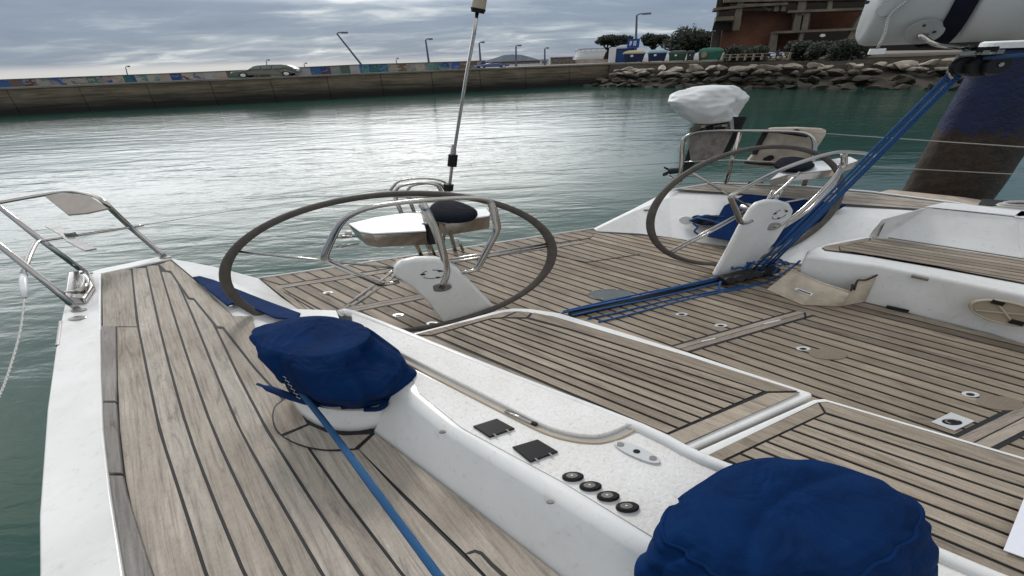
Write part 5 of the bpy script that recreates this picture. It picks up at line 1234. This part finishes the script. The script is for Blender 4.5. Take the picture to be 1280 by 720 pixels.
# oval chrome plate
m = MB(); a, b = P(770, 555, CO+.004), P(822, 577, CO+.004); d = (b-a); dn = d.normalized(); sd2 = Vector((-dn.y, dn.x, 0)); ov = []
for i in range(32):
    t = 2*math.pi*i/32; ov.append((a+b)/2+dn*math.copysign(abs(math.cos(t))**.8, math.cos(t))*d.length*.56+sd2*math.sin(t)*.024)
m.prism(ov, (0, 0, .007)); s = m.build('lashing_plate', POLISH, yacht, bevel=.002)
for t, r in ((.1, .009), (.5, .008), (.88, .009)):
    m = MB(); m.disc(a.lerp(b, t)+Vector((0, 0, .0075)), r, .001, 1.6, 16); m.build('plate_recess', BLACK if t == .5 else STEELD, s)
for x, y in ((553, 540.5), (688, 628)):
    m = MB(); m.disc(P(x, y, CO-.008), .006, .006, 2.2, 14); m.build('snap_stud', GREYPL, yacht, smooth_=False)
# paper on the seat at right edge
m = MB(); m.prism([P(1254, 688, ST+.02), P(1281, 620, ST+.05), P(1340, 640, ST+.03), P(1320, 712, ST+.02)], (0, 0, .003)); m.build('paper_sheet', PAPER, None, label='white folded paper at the right edge of the near seat', cat='paper')

# ---- traveller and mainsheet
m = MB(); a, b = P(712, 394, SO+.012), P(968, 336, SO+.012); tt = (b-a).normalized(); m.box((a+b)/2, (b-a).length/2, .03, .018, tt, Vector((-tt.y, tt.x, 0))); m.build('traveller_track', BLACK, yacht, bevel=.004)
car_c = P(935, 343, SO+.06)
m = MB(); m.box(car_c, .30, .045, .035, tt, Vector((-tt.y, tt.x, 0))); tc_ = m.build('traveller_car', BLACK, yacht, bevel=.015)
for k in range(6):
    m = MB(); m.disc(car_c+tt*(-.25+k*.1)+Vector((0, -.045, .02)), .030, .03, 1.6, 16, up=Vector((0, -.9, .4)).normalized()); m.build('sheave', BLACKM if k % 2 else BLACK, tc_, bevel=.003)
ropes = MB()
for (x0, y0, x1, y1, z) in ((700, 392, 925, 343, .035), (706, 391, 900, 347, .05), (715, 395, 935, 346, .045), (735, 398, 930, 356, .01), (748, 402, 950, 353, .01), (704, 389, 930, 339, .03)):
    pts = [P(x0+(x1-x0)*t, y0+(y1-y0)*t+math.sin(t*7+z*90)*.7, SO+z+.004*math.sin(t*9)) for t in [i/8 for i in range(9)]]; ropes.tube(pts, .0070, 1.6, 8, sm=2)
rd = ropes.build('traveller_lines', ROPE, None, smooth_=True, label='bundle of dark blue lines lying along the black traveller track', cat='ropes', kind=None)
bl = PY(1205, 82, 2.35)
m = MB()
# sheet falls
for (x1, y1, dx, dy) in ((942, 336, -9, 4), (948, 338, -6, 5), (958, 333, -1, 7), (963, 332, 2, 8)):
    top_ = bl+Vector((dx*.006, 0, -dy*.006)); bot = P(x1, y1, SO+.09); m.tube([top_, top_.lerp(bot, .5)-Vector((0, 0, .006)), bot], .0070, 1.5, 8, sm=3)
ms = m.build('mainsheet', ROPE, None, smooth_=True, label='blue mainsheet rope falling from the boom block to the traveller', cat='rope')
m = MB(); e = PY(1300, 67, 1.9); m.tube([bl+Vector((.06, 0, .03)), e], .008, 1.5, 8); m.build('sheet_lead', ROPEL, ms, smooth_=True)
m = MB(); rnd = random.Random(5)
for k in range(7):
    c = P(945+rnd.uniform(-25, 35), 338+rnd.uniform(-7, 7), SO+.05); pts = []
    for i in range(10):
        t = i*.75; pts.append(c+Vector((math.cos(t)*.10*rnd.uniform(.6, 1.3), math.sin(t)*.05, .02+rnd.uniform(-.02, .05))))
    m.tube(pts, .008, 1.5, 8, sm=3)
m.tube([P(901, 352, SO+.06), P(899, 362, SO+.02), P(905, 364, SO+.01), P(925, 361, SO+.01), P(960, 352, SO+.01), P(990, 334, SO+.04), P(1000, 326, SO+.12)], .008, 1.5, 8, sm=3)
m.build('rope_coil', ROPE, None, smooth_=True, label='tangled blue rope heaped on the traveller car beside the far pedestal', cat='rope')
m = MB(); a = on2(1000, 268, -.05) 
# stretched blue cloth-like bunch of falls beside the pedestal
# ---- block under the boom
bt = thing('mainsheet_block', bl, 'black mainsheet block hanging under the boom', 'block')
cn = Vector((0.15, -1, .05)).normalized()
for k, (dx, dz, r) in enumerate(((-.02, 0, .045), (.06, -.005, .055), (.12, 0, .05))):
    m = MB(); m.disc(bl+Vector((dx, -.02*k, dz)), r, .03, 1.7, 24, up=cn); s = m.build('cheek', BLACK, bt, bevel=.004)
    m = MB(); m.disc(bl+Vector((dx, -.02*k, dz))+cn*.032, r*.22, .004, 1.6, 12, up=cn); m.build('axle', STEEL, s)
m = MB(); m.tube([bl+Vector((-.06, 0, .05)), bl+Vector((-.07, 0, -.03)), bl+Vector((-.03, 0, -.06))], .008, 1.5, 8, sm=2); m.tube([bl+Vector((-.04, 0, .09)), bl+Vector((.02, -.02, .06)), bl+Vector((.05, -.02, .02))], .010, 1.5, 8, sm=2); m.build('shackle', STEELD, bt)
for k in range(5):
    m = MB(); m.box(bl+Vector((-.05+k*.04, -.03, .06+.015*(k % 2))), .02, .02, .012); m.build('block_strap', BLACK if k % 2 else STEELD, bt, bevel=.003)

# ---- boom
zb0 = CH+.012
Bd = Vector((math.cos(math.radians(-30)), math.sin(math.radians(-30)), 0)); Bn = Vector((-Bd.y, Bd.x, 0))
if Bn.y > 0: Bn = -Bn
p0 = Vector((bl.x, bl.y, 0))
s_end = min([i*.01 for i in range(0, 300)], key=lambda s: abs(proj(p0-Bd*s+Vector((0, 0, zb0)))[0]-1076))
def bring(s, hx, hz, zc, n=36, e=2.6):
    c = p0+Bd*s+Vector((0, 0, zc)); out = []
    for i in range(n):
        t = 2*math.pi*i/n; ct, st_ = math.cos(t), math.sin(t); k = 1/max(abs(ct)**e+abs(st_)**e, 1e-6)**(1/e); out.append(c+Bn*ct*k*hx+Vector((0, 0, st_*k*hz)))
    return out
HZ = .22; HX = .20; zc_ = zb0+HZ
m = MB(); m.loft([bring(-s_end-.03, HX*.8, HZ*.82, zc_), bring(-s_end-.005, HX*.95, HZ*.96, zc_), bring(-s_end+.03, HX, HZ, zc_), bring(.05, HX, HZ, zc_), bring(4.5, HX, HZ, zc_)]); boom = m.build('boom', GREYD, yacht, smooth_=True)
def bf(x, y, off=.0): q = p0+Bn*(HX+off); return PV(x, y, q, q+Bd)
s0 = ((bf(1183, 20)-p0).dot(Bd)); s1 = ((bf(1213, 20)-p0).dot(Bd))
m = MB(); m.loft([bring(s0, HX+.012, HZ+.015, zc_), bring(s0+.01, HX+.02, HZ+.02, zc_), bring(s1-.01, HX+.02, HZ+.02, zc_), bring(s1, HX+.012, HZ+.015, zc_)], caps=(False, False)); m.build('boom_strap', BAGB, boom, smooth_=True)
m = MB(); m.loft([bring(s1+.01, HX+.02, HZ+.01, zc_+.02), bring(s1+.04, HX+.04, HZ+.03, zc_+.03), bring(s1+1.0, HX+.05, HZ+.04, zc_+.045), bring(4.4, HX+.05, HZ+.04, zc_+.06)]); m.build('sail_cover', SAILC, boom, smooth_=True)
m = MB(); m.disc(bf(1155, 40), .055, .006, 1.7, 28, up=Bn); pt_ = m.build('bail_plate', plain('plate_grey', (.24, .24, .23), .4), boom)
for dx, dy in ((-17, 0), (0, -8), (13, 0), (4, 8)):
    m = MB(); m.disc(bf(1155+dx, 40+dy, .006), .006, .004, 1.6, 10, up=Bn); m.build('rivet', BLACKM, pt_)
m = MB(); m.tube([bf(1158, 44, .0), bf(1150, 44, .04), bf(1160, 50, .05), bf(1172, 56, .05), bl+Vector((-.03, 0, .08))], .010, 1.5, 10, sm=3); m.build('bail', STEEL, pt_, smooth_=True)
m = MB(); m.tube([bf(1140, -12, .01), bf(1134, 0, .01), bf(1117, 14, .012), bf(1110, 24, .012), bf(1106, 42, .014), bf(1097, 60, .012)], .0055, 1.5, 8, sm=3); m.build('reef_line', ROPEW, boom, smooth_=True)
m = MB(); m.box(bf(1096, 64.5, .0), .035, .015, .014, Bd, Bn); m.build('line_stopper', WHITEP, boom, bevel=.003)
m = MB(); m.disc(bf(1107, 12, -.0), .03, .003, 1.6, 18, up=Bn); m.build('boom_patch', GREYD, boom); m = MB(); m.disc(bf(1084, 3, 0), .008, .006, 1.5, 10, up=Bn); m.build('rivet', BLACKM, boom)

# ---- canvas sheet bag on the seat face
BLc, BRc = face(1006, 331, .02), face(1096, 345, .02); FL, FR = face(990, 337, .20), face(1063, 365, .22)
bl_ = P(958, 362, SO+.012); bm_ = P(1003, 381, SO+.012); br_ = P(1050, 383, SO+.012); bb = P(1082, 377, SO+.012)
def lp2(a, b, n=10): return [a.lerp(b, i/n) for i in range(n+1)]
n = 10; low_ = lp2(bl_, bm_, 5)+lp2(bm_, br_, 5)[1:]; top_ = lp2(FL, FR)
def slab(rows, off):
    m = MB(); nr = len(rows); nc = len(rows[0]); V = [p for r in rows for p in r]; k = len(V); m.v = [Vector(p) for p in V]+[Vector(p)+off for p in V]
    for r in range(nr-1):
        for c in range(nc-1):
            a = r*nc+c; m.f += [(a, a+1, a+nc+1, a+nc), (k+a, k+a+nc, k+a+nc+1, k+a+1)]
    for c in range(nc-1): b_ = (nr-1)*nc+c; m.f += [(c, k+c, k+c+1, c+1), (b_, b_+1, k+b_+1, k+b_)]
    for r in range(nr-1): a = r*nc; b_ = a+nc-1; m.f += [(a, a+nc, k+a+nc, k+a), (b_, k+b_, k+b_+nc, b_+nc)]
    m.mi = [0]*len(m.f); return m
PNn = (FR-FL).cross(bl_-FL).normalized()
if PNn.dot(O-FL) < 0: PNn = -PNn
rows_b = []
for k in range(9):
    t = k/8; rows_b.append([a.lerp(b, t)+PNn*(.035*math.sin(t*3.14)*math.sin(.25+i*.26)+.012*noise.noise(Vector((i*.45, t*3, 2))))+Vector((0, 0, -.014*math.sin(i*.314)*(1-t))) for i, (a, b) in enumerate(zip(top_, low_))])
sb = slab(rows_b, -PNn*.008).build('sheet_bag', CREAM, None, smooth_=False, label='open beige canvas rope bag against the far cockpit seat', cat='canvas bag')
BL2 = face(975, 352, .012)
rows_r = [[rows_b[k][n].lerp(BRc.lerp(bb, k/8), u/4)+FD*(-.05*math.sin(u/4*3.14)*(1-k/8)) for u in range(5)] for k in range(9)]
rows_l = [[rows_b[k][0].lerp(BLc.lerp(BL2, k/8), u/4)+FD*(.04*math.sin(u/4*3.14)*(1-k/8)) for u in range(5)] for k in range(9)]
rows_k = [lp2(BLc, BRc), lp2(BL2, bb)]
slab(rows_r, -FD*.008).build('side_panel', CREAM, sb); slab(rows_l, FD*.008).build('side_panel', CREAM, sb); slab(rows_k, FN*.006).build('back_panel', CREAM, sb)
TP = rows_b[4][4]
def tg_(x, y, o): return PN(x, y, TP+PNn*o, PNn)
m = MB(); m.tube(rows_b[0], .007, 1.4, 8); m.build('hem', CREAM, sb, smooth_=True)
m = MB(); m.prism([tg_(*q, .012) for q in ((992.5, 361.5), (996, 359.5), (1017, 367), (1013.5, 370))], PNn*.002); tg = m.build('label_tag', WHITEP, sb)
m = MB(); m.prism([tg_(*q, .0155) for q in ((996.5, 362.2), (998, 361.4), (1014, 367.2), (1012.3, 368.2))], PNn*.001); m.build('label_print', BLACKM, tg)
m = MB(); m.tube([FR+Vector((0, 0, .01)), rows_r[0][1]+Vector((0, 0, .02)), rows_r[1][1]+Vector((.01, -.02, 0)), rows_r[0][2]+Vector((0, -.01, .02)), rows_r[1][3]+Vector((0, -.01, .02)), BRc+Vector((0, 0, .01))], .006, 1.5, 8, sm=3); m.build('cord', BLACKM, sb, smooth_=True)

# ---- mooring pile and pontoon
pc = P(1172, 262, 0)
zc1 = (pc-O).dot(Fv)
zt1 = zat(1250, 60, pc); rr = 50*zc1/CF/BW
def pile_mat():
    m, nt, b = nodes('pile'); v = mapping(nt, scale=(.6, 1.4, 1)); g = N(nt, 'ShaderNodeNewGeometry'); sp = N(nt, 'ShaderNodeSeparateXYZ'); nt.links.new(g.outputs['Position'], sp.inputs[0])
    f = noise_t(nt, v, 1.8, 6, .7, .5); f2 = noise_t(nt, v, 6, 5, .7)
    lowc = ramp(nt, f2, [(.25, (.006, .005, .004)), (.45, (.020, .011, .006)), (.6, (.045, .022, .010)), (.7, (.006, .008, .02))])
    hic = ramp(nt, f, [(.3, (.002, .005, .030)), (.6, (.002, .009, .058)), (.78, (.010, .022, .085))])
    ad = N(nt, 'ShaderNodeMath', operation='MULTIPLY_ADD'); nt.links.new(f2, ad.inputs[0]); ad.inputs[1].default_value = .9; nt.links.new(sp.outputs[2], ad.inputs[2])
    r = N(nt, 'ShaderNodeMapRange'); nt.links.new(ad.outputs[0], r.inputs[0]); r.inputs[1].default_value = zt1*.68; r.inputs[2].default_value = zt1*.71
    nt.links.new(mix(nt, lowc, hic, r.outputs[0]), b.inputs['Base Color']); b.inputs['Roughness'].default_value = .55; bump(nt, b, f2, .45, .06); return m
m = MB(); rs = []
for i in range(30):
    z = -.8+(zt1+.8)*i/29; ring = []
    for j in range(40):
        t = 2*math.pi*j/40; k = 1+(.03*noise.noise(Vector((math.cos(t)*3, math.sin(t)*3, z*2.5))) if z < zt1*.62 else 0); ring.append(pc+Vector((math.cos(t)*rr*BW*k, math.sin(t)*rr*1.3*k, z)))
    rs.append(ring)
m.loft(rs); pile = m.build('mooring_pile', pile_mat(), None, smooth_=True, label='thick round mooring pile, navy above and rusty below, with a white cap', cat='pile')
m = MB(); m.loft([[pc+Vector((math.cos(j*.157)*rr*BW*k, math.sin(j*.157)*rr*1.3*k, zt1+h)) for j in range(40)] for k, h in ((1.06, 0), (1.06, .09), (.6, .28), (.08, .42))]); m.build('pile_cap', WHITEP, pile)
m = MB(); pq = PL([(1078, 245), (1112, 237), (1200, 246), (1240, 252), (1420, 275), (1420, 330), (1100, 290)], .55); m.prism(pq, (0, 0, -.5)); pn = m.build('pontoon', plain('pontoon_wood', (.40, .34, .28), .8, var=.2, bmp=.3), None, label='pale pontoon beside the mooring pile beyond the far deck', cat='pontoon')
m = MB(); m.prism(PL([(1222, 257), (1255, 260), (1262, 266), (1225, 266)], .56), (0, 0, .14)); m.build('fender_block', BLACKM, pn)
m = MB()
for k in range(5): c = P(1268, 263, .60); m.tube([c+Vector((math.cos(i*.45)*(.55-.07*k), math.sin(i*.45)*(.22-.03*k), .03*k)) for i in range(14)], .03, 1.5, 6, closed=True)
m.build('mooring_rope', ROPEW, None, label='pale mooring rope coiled on the pontoon at the right edge', cat='rope', smooth_=True)
